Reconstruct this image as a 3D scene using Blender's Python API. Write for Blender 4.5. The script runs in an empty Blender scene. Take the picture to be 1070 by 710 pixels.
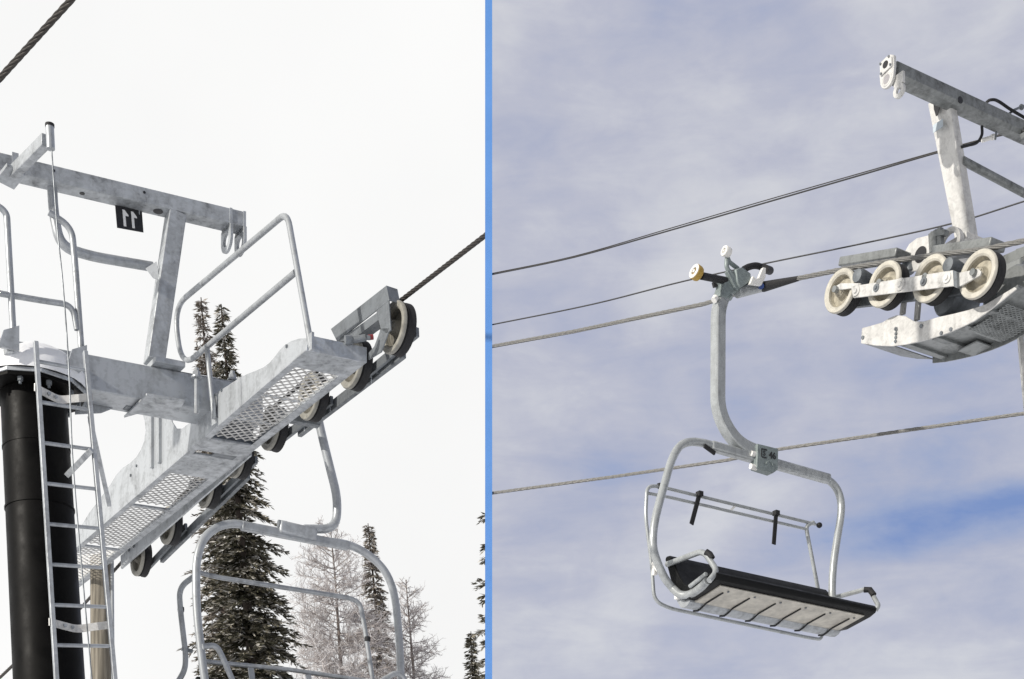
import bpy, math, random
from mathutils import Vector, Matrix, Quaternion
random.seed(7)
V = Vector
C = bpy.context.scene.collection
F, CX, CY = 1500.0, 535.0, 1055.0        # focal length and principal point of the photo (px of 1070x710)
CAM = V((0, 0, 1.6))

def ray(px, py): return V(((px - CX) / F, 1.0, (CY - py) / F))
def P(px, py, Y): return CAM + ray(px, py) * Y
def on(px, py, pl):
    o, n = pl
    r = ray(px, py)
    return CAM + r * (n.dot(o - CAM) / n.dot(r))
def lerp(a, b, t): return a + (b - a) * t

# ------------------------------------------------------------------ materials
def new_mat(name):
    m = bpy.data.materials.new(name); m.use_nodes = True
    return m, m.node_tree.nodes, m.node_tree.links, m.node_tree.nodes['Principled BSDF']

def ramp(n, stops):
    r = n.new('ShaderNodeValToRGB')
    e = r.color_ramp.elements
    while len(e) < len(stops): e.new(0.5)
    for i, (p, c) in enumerate(stops):
        e[i].position = p
        e[i].color = (c, c, c, 1) if isinstance(c, (int, float)) else (*c, 1)
    return r

def galv(name, lo, hi, metal=0.45, rough=0.45, tint=(0.98, 1.0, 1.02), scale=1.0):
    """hot-dip galvanised steel: cloudy mottling, zinc spangle, run marks, a little dirt"""
    m, n, l, b = new_mat(name)
    tc = n.new('ShaderNodeTexCoord')
    n1 = n.new('ShaderNodeTexNoise'); n1.inputs['Scale'].default_value = 5 * scale; n1.inputs['Detail'].default_value = 7; n1.inputs['Roughness'].default_value = .65
    n1.inputs['Distortion'].default_value = 0.8
    mp = n.new('ShaderNodeMapping'); mp.inputs['Scale'].default_value = (14, 14, 2.2)
    n2 = n.new('ShaderNodeTexNoise'); n2.inputs['Scale'].default_value = 1.0 * scale; n2.inputs['Detail'].default_value = 4
    vo = n.new('ShaderNodeTexVoronoi'); vo.inputs['Scale'].default_value = 42 * scale
    l.new(tc.outputs['Object'], n1.inputs['Vector']); l.new(tc.outputs['Object'], mp.inputs['Vector'])
    l.new(mp.outputs['Vector'], n2.inputs['Vector']); l.new(tc.outputs['Object'], vo.inputs['Vector'])
    a = n.new('ShaderNodeMath'); a.operation = 'MULTIPLY_ADD'; a.inputs[1].default_value = .6; 
    l.new(n2.outputs['Fac'], a.inputs[0])
    l.new(n1.outputs['Fac'], a.inputs[2])
    a2 = n.new('ShaderNodeMath'); a2.operation = 'MULTIPLY_ADD'; a2.inputs[1].default_value = .14
    sp = n.new('ShaderNodeSeparateColor'); l.new(vo.outputs['Color'], sp.inputs['Color'])
    l.new(sp.outputs[0], a2.inputs[0]); l.new(a.outputs[0], a2.inputs[2])
    mp3 = n.new('ShaderNodeMapping'); mp3.inputs['Scale'].default_value = (1.6, 1.6, 3.2); mp3.inputs['Rotation'].default_value = (.5, .9, .4); l.new(tc.outputs['Object'], mp3.inputs['Vector'])
    n3 = n.new('ShaderNodeTexNoise'); n3.inputs['Scale'].default_value = 3.4 * scale; n3.inputs['Detail'].default_value = 3; n3.inputs['Distortion'].default_value = 1.5; l.new(mp3.outputs['Vector'], n3.inputs['Vector'])
    oi = n.new('ShaderNodeObjectInfo'); vr = n.new('ShaderNodeMath'); vr.operation = 'MULTIPLY_ADD'; vr.inputs[1].default_value = .16; vr.inputs[2].default_value = -.20; l.new(oi.outputs['Random'], vr.inputs[0])
    a3 = n.new('ShaderNodeMath'); a3.operation = 'MULTIPLY_ADD'; a3.inputs[1].default_value = .24; l.new(n3.outputs['Fac'], a3.inputs[0]); l.new(vr.outputs[0], a3.inputs[2])
    a4 = n.new('ShaderNodeMath'); a4.operation = 'ADD'; l.new(a2.outputs[0], a4.inputs[0]); l.new(a3.outputs[0], a4.inputs[1]); a2 = a4
    r = ramp(n, [(.34, tuple(lo * .55 * t for t in tint)), (.52, tuple(lo * t for t in tint)), (.74, tuple((lo * .45 + hi * .55) * t for t in tint)), (1.02 if False else 1.0, tuple(hi * t for t in tint))])
    l.new(a2.outputs[0], r.inputs['Fac']); l.new(r.outputs['Color'], b.inputs['Base Color'])
    r2 = ramp(n, [(.5, rough + .18), (1, rough - .08)])
    l.new(a2.outputs[0], r2.inputs['Fac']); l.new(r2.outputs['Color'], b.inputs['Roughness'])
    b.inputs['Metallic'].default_value = metal
    bp = n.new('ShaderNodeBump'); bp.inputs['Strength'].default_value = .12; bp.inputs['Distance'].default_value = .004
    l.new(n1.outputs['Fac'], bp.inputs['Height']); l.new(bp.outputs['Normal'], b.inputs['Normal'])
    return m

def plain(name, col, rough=.5, metal=0.0, var=.25, scale=6.0, bump=.1, coat=0.0):
    m, n, l, b = new_mat(name)
    tc = n.new('ShaderNodeTexCoord')
    n1 = n.new('ShaderNodeTexNoise'); n1.inputs['Scale'].default_value = scale; n1.inputs['Detail'].default_value = 8; n1.inputs['Roughness'].default_value = .65
    l.new(tc.outputs['Object'], n1.inputs['Vector'])
    r = ramp(n, [(.3, tuple(c * (1 - var) for c in col)), (.7, tuple(min(1, c * (1 + var * .6)) for c in col))])
    l.new(n1.outputs['Fac'], r.inputs['Fac']); l.new(r.outputs['Color'], b.inputs['Base Color'])
    r2 = ramp(n, [(.3, max(.05, rough - .1)), (.7, min(1, rough + .15))])
    l.new(n1.outputs['Fac'], r2.inputs['Fac']); l.new(r2.outputs['Color'], b.inputs['Roughness'])
    b.inputs['Metallic'].default_value = metal
    b.inputs['Coat Weight'].default_value = coat
    bp = n.new('ShaderNodeBump'); bp.inputs['Strength'].default_value = bump; bp.inputs['Distance'].default_value = .006
    l.new(n1.outputs['Fac'], bp.inputs['Height']); l.new(bp.outputs['Normal'], b.inputs['Normal'])
    return m

def foliage(name, stops, rough=.85):
    m, n, l, b = new_mat(name)
    g = n.new('ShaderNodeNewGeometry')
    r = ramp(n, stops); r.color_ramp.interpolation = 'LINEAR'
    l.new(g.outputs['Random Per Island'], r.inputs['Fac']); l.new(r.outputs['Color'], b.inputs['Base Color'])
    b.inputs['Roughness'].default_value = rough
    b.inputs['Specular IOR Level'].default_value = .2
    return m

M = {}
M['galv'] = galv('galvanised_steel', .17, .49, metal=.30, tint=(.95, 1.0, 1.05))
M['galv_tube'] = galv('galvanised_tube', .24, .44, metal=.35, rough=.42, tint=(.95, 1.0, 1.05), scale=1.4)
M['galv_dark'] = galv('dark_and_shaded_steel', .085, .22, metal=.4, rough=.5, tint=(.92, 1, 1.08))  # dark steel parts; on the rope catcher it stands in for shade
M['galv_bright'] = galv('bright_and_sunlit_steel', .30, .66, metal=.15, rough=.45, tint=(1.01, 1.0, .97), scale=1.2)  # lighter copy, sunlight painted in for right-tower parts; also left mesh, straps
M['chair_steel'] = galv('chair_tube_steel', .22, .44, metal=.32, rough=.34, tint=(.95, 1.0, 1.02), scale=1.5)
M['galv_right'] = galv('shaded_galvanised_steel', .10, .27, metal=.35, rough=.45, tint=(.95, 1.0, 1.0), scale=1.2)  # darker copy for right-tower parts, their shade put into the colour
M['black'] = plain('black_paint', (.0032, .003, .0029), rough=.46, var=.8, scale=5, bump=.12)
M['black'].node_tree.nodes['Principled BSDF'].inputs['Specular IOR Level'].default_value = .10
M['rubber'] = plain('black_rubber', (.012, .012, .014), rough=.7, scale=30)
M['vinyl'] = plain('black_vinyl', (.007, .0075, .008), rough=.45, var=.35, scale=9, bump=.35)
M['vinyl'].node_tree.nodes['Principled BSDF'].inputs['Specular IOR Level'].default_value = .14
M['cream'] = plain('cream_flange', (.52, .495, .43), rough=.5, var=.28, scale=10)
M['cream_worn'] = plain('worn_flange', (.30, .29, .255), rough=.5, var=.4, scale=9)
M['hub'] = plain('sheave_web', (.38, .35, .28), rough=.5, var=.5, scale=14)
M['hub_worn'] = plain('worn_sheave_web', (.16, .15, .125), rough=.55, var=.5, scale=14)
M['rope'] = plain('dark_wire_rope', (.045, .040, .036), rough=.5, metal=.3, var=.45, scale=40)
M['rope_grey'] = plain('grey_wire_rope', (.20, .197, .188), rough=.5, metal=.2, var=.35, scale=40)
M['cable'] = plain('cable_jacket', (.028, .028, .03), rough=.55, var=.3, scale=30)
M['pan'] = plain('aluminium_pan', (.50, .475, .42), rough=.5, metal=.1, var=.38, scale=7, bump=.2)
M['white'] = plain('white_plastic', (.80, .79, .76), rough=.45, var=.05, scale=20, bump=0)
M['yellow'] = plain('amber_roller', (.42, .27, .05), rough=.5, var=.25, scale=30)
M['casting'] = plain('grey_casting', (.24, .28, .28), rough=.5, metal=.3, var=.3, scale=22, bump=.3)
M['blue_cap'] = plain('blue_cap', (.02, .06, .24), rough=.4, var=.1)
M['blue_divider'] = plain('blue_paint', (.095, .25, .60), rough=.5, var=.07, scale=2.0, bump=.05)
M['sign_black'] = plain('sign_black', (.016, .016, .019), rough=.45, var=.3, scale=20)
M['sign_white'] = plain('sign_white', (.80, .80, .80), rough=.5, var=.05)
M['red'] = plain('red_plastic', (.20, .02, .025), rough=.5)
M['bark'] = plain('bark', (.075, .06, .05), rough=.9, var=.5, scale=14, bump=.6)
M['larch_bark'] = plain('larch_bark', (.23, .195, .175), rough=.9, var=.4, scale=18, bump=.4)
M['twig'] = foliage('frosted_larch_twig', [(0, (.25, .215, .20)), (.5, (.46, .425, .415)), (1, (.80, .79, .80))])
M['needle'] = foliage('frosted_spruce_needle', [(0, (.022, .023, .015)), (.3, (.060, .058, .038)), (.58, (.125, .113, .080)), (.8, (.26, .24, .195)), (1, (.66, .645, .62))])
M['needle_far'] = foliage('far_spruce_needle', [(0, (.085, .073, .055)), (.5, (.17, .148, .12)), (.8, (.33, .30, .27)), (1, (.62, .60, .59))])
# snow
def snow_mat():
    m, n, l, b = new_mat('snow')
    b.inputs['Base Color'].default_value = (.86, .87, .89, 1); b.inputs['Roughness'].default_value = .7
    tc = n.new('ShaderNodeTexCoord'); n1 = n.new('ShaderNodeTexNoise'); n1.inputs['Scale'].default_value = 9; n1.inputs['Detail'].default_value = 8
    l.new(tc.outputs['Object'], n1.inputs['Vector'])
    bp = n.new('ShaderNodeBump'); bp.inputs['Strength'].default_value = .35; bp.inputs['Distance'].default_value = .03
    l.new(n1.outputs['Fac'], bp.inputs['Height']); l.new(bp.outputs['Normal'], b.inputs['Normal'])
    return m
M['snow'] = snow_mat()
# weathered wood
def wood_mat():
    m, n, l, b = new_mat('weathered_wood')
    tc = n.new('ShaderNodeTexCoord'); mp = n.new('ShaderNodeMapping'); mp.inputs['Scale'].default_value = (22, 22, 1.2)
    n1 = n.new('ShaderNodeTexNoise'); n1.inputs['Scale'].default_value = 1.3; n1.inputs['Detail'].default_value = 8
    l.new(tc.outputs['Object'], mp.inputs['Vector']); l.new(mp.outputs['Vector'], n1.inputs['Vector'])
    r = ramp(n, [(.3, (.07, .062, .05)), (.55, (.20, .18, .145)), (.75, (.32, .29, .24))])
    l.new(n1.outputs['Fac'], r.inputs['Fac']); l.new(r.outputs['Color'], b.inputs['Base Color']); b.inputs['Roughness'].default_value = .9
    bp = n.new('ShaderNodeBump'); bp.inputs['Strength'].default_value = .5; bp.inputs['Distance'].default_value = .01
    l.new(n1.outputs['Fac'], bp.inputs['Height']); l.new(bp.outputs['Normal'], b.inputs['Normal'])
    return m
M['wood'] = wood_mat()

# ------------------------------------------------------------------ objects
ROOT = {}
def thing(name, loc, label, cat, group=None):
    o = bpy.data.objects.new(name, None); C.objects.link(o)
    o.location = loc; o.empty_display_size = .2
    o['label'] = label; o['category'] = cat
    if group: o['group'] = group
    ROOT[o.name] = V(loc)
    return o
def tag(o, label, cat, group=None):
    o['label'] = label; o['category'] = cat
    if group: o['group'] = group

def org(parent):
    while parent.parent: parent = parent.parent
    return V(parent.location)

class MB:
    def __init__(s): s.v = []; s.f = []; s.mi = []
    def add(s, vs, fs, mi=0):
        k = len(s.v); s.v += [V(p) for p in vs]; s.f += [tuple(i + k for i in f) for f in fs]; s.mi += [mi] * len(fs)
    def box(s, c, ax, ay, az, mi=0):
        """centre and three half-extent vectors"""
        c, ax, ay, az = V(c), V(ax), V(ay), V(az)
        if ax.cross(ay).dot(az) < 0: ax = -ax
        vs = [c + ax * i + ay * j + az * k for k in (-1, 1) for j in (-1, 1) for i in (-1, 1)]
        s.add(vs, [(0, 2, 3, 1), (4, 5, 7, 6), (0, 1, 5, 4), (2, 6, 7, 3), (0, 4, 6, 2), (1, 3, 7, 5)], mi)
    def bar(s, p0, p1, w, h, side, mi=0):
        """rectangular bar from p0 to p1; w across along `side`, h the other way"""
        p0, p1 = V(p0), V(p1); d = (p1 - p0); t = d.normalized()
        a = V(side) - t * V(side).dot(t); a.normalize(); b = t.cross(a)
        s.box((p0 + p1) / 2, d / 2, a * w / 2, b * h / 2, mi)
    def prism(s, pts, vec, mi=0):
        pts = [V(p) for p in pts]; vec = V(vec); n = len(pts)
        nrm = V((0, 0, 0))
        for i in range(n): nrm += (pts[i] - pts[0]).cross(pts[(i + 1) % n] - pts[0])
        if nrm.dot(vec) > 0: pts.reverse()
        vs = pts + [p + vec for p in pts]
        s.add(vs, [tuple(range(n)), tuple(range(2 * n - 1, n - 1, -1))] + [(i, i + n, (i + 1) % n + n, (i + 1) % n) for i in range(n)], mi)
    def tube(s, pts, r, n=12, prof=None, up=None, r1=None, mi=0, twist=0.0, cap=True):
        pts = [V(p) for p in pts]
        if prof is None: prof = [(math.cos(2 * math.pi * i / n), math.sin(2 * math.pi * i / n)) for i in range(n)]
        n = len(prof)
        T = []
        for i in range(len(pts)):
            a = pts[max(0, i - 1)]; b = pts[min(len(pts) - 1, i + 1)]
            T.append((b - a).normalized())
        u = V(up) if up is not None else (V((0, 0, 1)) if abs(T[0].z) < .9 else V((1, 0, 0)))
        u = (u - T[0] * u.dot(T[0])).normalized()
        rings = []; tw = 0; L = 0; tot = sum((pts[i + 1] - pts[i]).length for i in range(len(pts) - 1)) or 1
        for i, p in enumerate(pts):
            if i:
                u = (u - T[i] * u.dot(T[i])).normalized(); d = (pts[i] - pts[i - 1]).length; tw += twist * d; L += d
            w = T[i].cross(u)
            rr = r if r1 is None else lerp(r, r1, L / tot)
            c, sn = math.cos(tw), math.sin(tw)
            rings.append([p + (u * (x * c - y * sn) + w * (x * sn + y * c)) * rr for x, y in prof])
        vs = [p for g in rings for p in g]
        fs = []
        for i in range(len(rings) - 1):
            for j in range(n):
                a = i * n + j; b = i * n + (j + 1) % n
                fs.append((a, b, b + n, a + n))
        if cap: fs += [tuple(range(n - 1, -1, -1)), tuple((len(rings) - 1) * n + j for j in range(n))]
        s.add(vs, fs, mi)
    def cyl(s, p0, p1, r, n=16, r1=None, mi=0): s.tube([p0, p1], r, n=n, r1=r1, mi=mi)
    def lathe(s, c, axis, prof, n=40, mi=0):
        """closed ring profile [(radius, along axis)]"""
        c = V(c); a = V(axis).normalized(); u = a.orthogonal().normalized(); w = a.cross(u); m = len(prof)
        vs = [c + a * h + (u * math.cos(2 * math.pi * i / n) + w * math.sin(2 * math.pi * i / n)) * r for i in range(n) for r, h in prof]
        fs = []
        for i in range(n):
            for j in range(m):
                p = i * m + j; q = i * m + (j + 1) % m; p2 = ((i + 1) % n) * m + j; q2 = ((i + 1) % n) * m + (j + 1) % m
                fs.append((p, q, q2, p2))
        s.add(vs, fs, mi)
    def build(s, name, mat, parent=None, bevel=0.0, smooth=True, angle=35, recalc=False):
        me = bpy.data.meshes.new(name); o0 = org(parent) if parent else V((0, 0, 0))
        if parent is None and s.v:
            o0 = V((sum(p.x for p in s.v) / len(s.v), sum(p.y for p in s.v) / len(s.v), min(p.z for p in s.v)))
        me.from_pydata([p - o0 for p in s.v], [], s.f)
        for mm in (mat if isinstance(mat, (list, tuple)) else [mat]): me.materials.append(mm)
        me.polygons.foreach_set('material_index', s.mi)
        if smooth:
            me.polygons.foreach_set('use_smooth', [True] * len(me.polygons)); me.set_sharp_from_angle(angle=math.radians(angle))
        if recalc:
            import bmesh
            b = bmesh.new(); b.from_mesh(me); bmesh.ops.recalc_face_normals(b, faces=b.faces); b.to_mesh(me); b.free()
        me.update()
        o = bpy.data.objects.new(name, me); C.objects.link(o)
        if parent:
            o.parent = parent
        else: o.location = o0
        if bevel:
            md = o.modifiers.new('bevel', 'BEVEL'); md.width = bevel; md.segments = 2; md.limit_method = 'ANGLE'; md.angle_limit = math.radians(50)
        return o

def smooth_path(pts, k=8, close=False):
    """Catmull-Rom through the points"""
    pts = [V(p) for p in pts]; out = []
    for i in range(len(pts) - 1):
        p0 = pts[max(0, i - 1)]; p1 = pts[i]; p2 = pts[i + 1]; p3 = pts[min(len(pts) - 1, i + 2)]
        # centripetal-ish: limit tangents by local segment length
        m = (p2 - p1).length
        t1 = (p2 - p0); t2 = (p3 - p1)
        t1 = t1.normalized() * m if t1.length > 1e-9 else t1
        t2 = t2.normalized() * m if t2.length > 1e-9 else t2
        for j in range(k):
            t = j / k; t_2 = t * t; t_3 = t_2 * t
            out.append(p1 * (2 * t_3 - 3 * t_2 + 1) + t1 * (t_3 - 2 * t_2 + t) + p2 * (-2 * t_3 + 3 * t_2) + t2 * (t_3 - t_2))
    out.append(pts[-1]); return out

def fillet(pts, r, k=7):
    """polyline with rounded corners; r is one radius or a list per inner corner"""
    pts = [V(p) for p in pts]; out = [pts[0]]
    for i in range(1, len(pts) - 1):
        rr = r[i - 1] if isinstance(r, (list, tuple)) else r
        a = (pts[i - 1] - pts[i]); b = (pts[i + 1] - pts[i])
        d = min(rr, a.length * .48, b.length * .48)
        s = pts[i] + a.normalized() * d; e = pts[i] + b.normalized() * d
        for j in range(k + 1):
            t = j / k; out.append(s * (1 - t) ** 2 + pts[i] * 2 * t * (1 - t) + e * t * t)
    out.append(pts[-1]); return out

def resample(pts, step):
    out = [V(pts[0])]
    for a, b in zip(pts, pts[1:]):
        n = max(1, int((b - a).length / step)); out += [lerp(V(a), V(b), (i + 1) / n) for i in range(n)]
    return out

LOBES = []
for i in range(24):
    a = 2 * math.pi * i / 24
    LOBES.append(((.72 + .28 * abs(math.cos(3 * a))) * math.cos(a), (.72 + .28 * abs(math.cos(3 * a))) * math.sin(a)))
def rope(name, pts, r, mat, label, cat, group=None, step=.016, lay=17.0):
    b = MB(); b.tube(resample(pts, step), r, prof=LOBES, twist=lay / (r / .018))
    o = b.build(name, mat); tag(o, label, cat, group); return o

def text_mesh(body, size, o, x, y, mat, name, parent, depth=.004, mirror=False, bold=True):
    cu = bpy.data.curves.new(name, 'FONT'); cu.body = body; cu.size = size; cu.align_x = 'CENTER'; cu.align_y = 'CENTER'; cu.extrude = depth
    if bold: cu.offset = size * .03
    to = bpy.data.objects.new(name, cu); C.objects.link(to)
    dg = bpy.context.evaluated_depsgraph_get(); me = bpy.data.meshes.new_from_object(to.evaluated_get(dg))
    C.objects.unlink(to); bpy.data.objects.remove(to)
    x = V(x).normalized(); y = V(y); y = (y - x * y.dot(x)).normalized(); z = x.cross(y)
    o0 = org(parent)
    for vv in me.vertices:
        q = vv.co
        vv.co = V(o) - o0 + x * (-q.x if mirror else q.x) + y * q.y + z * (-q.z if mirror else q.z)
    if mirror: me.flip_normals()
    me.materials.clear(); me.materials.append(mat)
    ob = bpy.data.objects.new(name, me); C.objects.link(ob); ob.parent = parent
    return ob

def sheave(parent, c, axis, r, w, mats, name='sheave', spokes=0):
    """c = centre of the near face, axis points away from the viewer; tyre, flange and hub are its sub-parts"""
    flange, web = mats
    a = V(axis).normalized()
    b = MB()
    b.lathe(c, a, [(r * .28, .012), (r * .36, w * .42), (r * .66, w * .52), (r * .735, .03), (r * .76, .03), (r * .76, w * .7), (r * .28, w * .7)])          # recessed web disc
    o = b.build(name, web, parent, bevel=.003)
    b = MB(); b.lathe(c, a, [(r * .72, .004), (r * .80, -.008), (r * .96, -.008), (r, .004), (r, .020), (r * .72, .030)])
    b.build('flange', flange, o)
    b = MB(); b.lathe(c, a, [(r * .75, .026), (r * .93, .026), (r * .93, .034), (r * .985, .040), (r * .95, w * .42), (r * .95, w * .58), (r * .985, w - .03), (r * .99, w), (r * .75, w)])
    b.build('tyre', M['rubber'], o)
    b = MB(); b.lathe(c, a, [(0.001, -.028), (r * .17, -.028), (r * .20, -.02), (r * .29, .006), (r * .29, w * .6), (.001, w * .6)])
    for k in range(6):
        an = k * math.pi / 3; u = a.orthogonal().normalized(); q = V(c) + (u * math.cos(an) + a.cross(u) * math.sin(an)) * r * .23
        b.cyl(q + a * .02, q - a * .018, r * .035, n=6)
    b.build('hub', web, o)
    return o

# ================================================================== LEFT LIFT TOWER
CL = V((.87, .49, .03)).normalized()          # along the crossarm (right and away)
LL = V((.565, -.825, .005)).normalized()      # along the line, towards the viewer
UP = V((-.055, 0, 1)).normalized()            # the tower leans a little
TB = P(36, 430, 12)                           # pole axis near its top
def pole_at(z): return TB + UP * ((z - TB.z) / UP.z)
tower = thing('lift_tower', pole_at(0), 'galvanised steel lift tower on black pole with ladder and mesh catwalk', 'lift tower', 'lift towers')
G = M['galv']
# pole
topz = P(33, 410, 12).z
b = MB(); b.tube([pole_at(-.3), pole_at(topz - .03)], .335, n=48, r1=.266)
for z_, r_ in ((P(0, 470, 12).z, .275), (P(0, 533, 12).z, .283)):
    b.tube([pole_at(z_ - .008), pole_at(z_ + .008)], r_, n=48)
b.build('pole', M['black'], tower)
# flange: black below, galvanised plate above, ten bolts
fc = pole_at(topz)
def ngon(c, r, n, a0=0): return [c + V((math.cos(a0 + 2 * math.pi * i / n), math.sin(a0 + 2 * math.pi * i / n), 0)) * r for i in range(n)]
b = MB(); b.prism(ngon(fc - V((0, 0, .03)), .425, 10, .15), (0, 0, .028)); fl = b.build('flange', M['black'], tower, bevel=.003)
b = MB(); b.prism(ngon(fc, .435, 10, .15), (0, 0, .032)); b.build('top_plate', G, fl, bevel=.003)
for k in range(10):
    a = .35 + 2 * math.pi * k / 10; q = fc + V((math.cos(a), math.sin(a), 0)) * .36
    b = MB(); b.cyl(q - V((0, 0, .062)), q - V((0, 0, .029)), .024, n=6); b.cyl(q - V((0, 0, .085)), q - V((0, 0, .03)), .012, n=10)
    b.build('bolt', M['galv_dark'], fl)

# crossarm: axis through the tower top
ax0 = V((pole_at(topz).x, 12.0, topz + .032 + .15))
def arm(s, l=0, u=0): return ax0 + CL * s + LL * l + V((0, 0, u))
b = MB(); b.bar(arm(-2.3), arm(1.95), .34, .30, LL); ca = b.build('crossarm', G, tower, bevel=.012)
b = MB(); b.box(arm(.86, -.06, -.152), CL * .08, LL * .045, V((0, 0, .004))); b.build('drain_slot', M['galv_dark'], ca)
b = MB(); b.prism([arm(.38, -.13, -.153), arm(.70, -.13, -.153), arm(.60, -.13, -.21), arm(.38, -.13, -.26)], LL * .012); b.build('saddle', G, ca)

# lifting frame above: beam, post, brace hoop, davit, lugs
def beam_pt(s, l=0, u=0): return V((ax0.x, 12.0, CAM.z)) + CL * s + V((0, 0, 6.985)) + LL * l + V((0, 0, u)) + V((0, 0, .009 * s))
b = MB(); b.bar(beam_pt(-2.6), beam_pt(1.80), .17, .135, LL); lf = b.build('lifting_beam', G, tower, bevel=.012)
for s_ in (.14, .9):
    b = MB(); p = beam_pt(s_, .086, .02); b.cyl(p - LL * .01, p + LL * .003, .012, n=12); b.build('hole', M['sign_black'], lf)
for s_, r_ in ((1.05, .042), (.4, .022), (-.2, .022)):
    b = MB(); p = beam_pt(s_, 0, -.068); b.cyl(p + V((0, 0, .01)), p - V((0, 0, .003)), r_, n=16); b.build('hole', M['sign_black'], lf)
def lug(s):
    b = MB(); pts = [beam_pt(s, .095, .075), beam_pt(s, .095, -.08)]
    c = beam_pt(s, .0, -.185); c2 = V((0, 0, 1)).cross(CL).normalized()
    outer = [beam_pt(s, .09, .07)] + [c + LL * .085 * math.cos(a) - V((0, 0, 1)) * .085 * math.sin(a) for a in [math.pi * k / 12 for k in range(13)]] + [beam_pt(s, -.09, .07)]
    # plate with an eye: ring strip
    hole = [c + LL * .038 * math.cos(a) - V((0, 0, 1)) * .048 * math.sin(a) for a in [math.pi * k / 8 for k in range(17)]]
    e = CL * .024
    ring_o = [beam_pt(s, .085, -.1)] + outer[1:-1] + [beam_pt(s, -.085, -.1)]
    n = 24
    oo = []
    for k in range(n):
        a = 2 * math.pi * k / n
        d = LL * math.cos(a) - V((0, 0, 1)) * math.sin(a)
        oo.append(c + d * (.108 if math.sin(a) > -.2 else min(.108 / max(.3, abs(math.cos(a))), .12 / max(.3, -math.sin(a)))))
    hh = [c + LL * .058 * math.cos(2 * math.pi * k / n) - V((0, 0, 1)) * .056 * math.sin(2 * math.pi * k / n) for k in range(n)]
    vs = oo + hh + [p + e for p in oo] + [p + e for p in hh]
    fs = []
    for k in range(n):
        j = (k + 1) % n
        fs += [(k, j, n + j, n + k), (2 * n + k, 3 * n + k, 3 * n + j, 2 * n + j), (k, 2 * n + k, 2 * n + j, j), (n + k, n + j, 3 * n + j, 3 * n + k)]
    b.add(vs, fs)
    b.box(beam_pt(s, 0, -.018) + e / 2, e * .5, LL * .093, V((0, 0, .084)))
    b.build('lug', G, lf)
lug(1.66); lug(1.785)
b = MB(); b.bar(P(161, 380, 12.5) - V((0, 0, .0)), P(183.5, 226, 12.6), .15, .18, CL)
pst = b.build('lifting_post', G, tower, bevel=.008)
pb = P(164, 384, 12.5)
b = MB(); b.box(arm(1.06, .02, .176), CL * .13, LL * .25, V((0, 0, .024)))
b.build('base_plate', G, pst, bevel=.004)
b = MB(); b.prism([P(152, 281, 12.5), P(163, 274, 12.5), P(166, 293, 12.5), P(160, 291, 12.5)], LL * .012); b.build('gusset', G, pst)
pl_arm = (arm(0), LL)
# flat hoop from the beam round to the post
path = fillet([on(54.5, 196, pl_arm), on(56, 222, pl_arm), on(63, 258, pl_arm), on(95, 268, pl_arm), on(159, 279, pl_arm)], [.2, .35, .3])
b = MB(); b.tube(path, .042, n=14); b.build('brace_tube', M['galv_tube'], tower)
# davit with its little tube
b = MB(); b.bar(P(9, 186, 11.75), P(48, 147, 11.1), .07, .095, LL.cross(V((0, 0, 1))))
dv = b.build('davit_arm', G, tower, bevel=.006)
b = MB(); b.cyl(P(53, 156, 11.05), P(52, 133, 11.05), .032, n=20); b.build('davit_tube', M['galv_tube'], dv)
b = MB(); b.cyl(P(52, 133, 11.05), P(52, 130, 11.05), .035, n=20); b.build('cap', M['rubber'], dv)
b = MB(); b.bar(P(5, 192, 11.72), P(17, 177, 11.6), .16, .03, CL); b.bar(P(16, 184, 11.62), P(16, 160, 11.62), .05, .012, CL); b.build('clamp', G, dv)

# number sign hung under the beam
def sgn(px, py): return on(px, py, (beam_pt(0, 0.02), LL))
sg = [sgn(120.4, 214.4), sgn(148.3, 220.6), sgn(150, 243), sgn(122.5, 238)]
ctr = sum(sg, V((0, 0, 0))) / 4
sign = thing('number_sign', ctr, 'small black plate with white numerals under the upper tower beam', 'sign')
b = MB(); b.prism(sg, -LL * .006); b.build('plate', M['sign_black'], sign)
sx = (sg[1] - sg[0]); sy = (sg[0] - sg[3])
def sp(u, v): return sg[3] + sx * u + (sg[0] - sg[3]) * v + LL * .002
for u0 in (.30, .62):
    b = MB(); b.prism([sp(u0 - .05, .12), sp(u0 + .045, .12), sp(u0 + .045, .60), sp(u0 + .16, .60), sp(u0 + .16, .66), sp(u0 + .03, .86), sp(u0 - .05, .86)], LL * .002)
    b.build('numeral', M['sign_white'], sign)
b = MB(); b.box(sp(.5, 1.0) - LL * .014, CL * .10, LL * .004, V((0, 0, .03))); b.build('hanger', G, sign)

# snow heaped on the tower top
b = MB(); nn, mm = 30, 12; sc_ = fc + V((0, 0, .03))
import mathutils
vs = []; fs = []
for i in range(mm + 1):
    for j in range(nn):
        a = 2 * math.pi * j / nn; t = i / mm
        rr = .44 * math.sin(t * math.pi / 2) ** .8
        h = .30 * math.cos(t * math.pi / 2) ** .75
        q = V((math.cos(a) * rr, math.sin(a) * rr, h))
        nz = mathutils.noise.noise(q * 4 + V((3, 1, 0)))
        q.z = max(0.002, q.z * (1 + .28 * nz)); vs.append(sc_ + q)
for i in range(mm):
    for j in range(nn):
        fs.append((i * nn + j, (i + 1) * nn + j, (i + 1) * nn + (j + 1) % nn, i * nn + (j + 1) % nn))
b.add(vs, fs); so = b.build('snow_mound', M['snow'], None, angle=180); tag(so, 'mound of snow lying on top of the black tower pole', 'snow')

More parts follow.
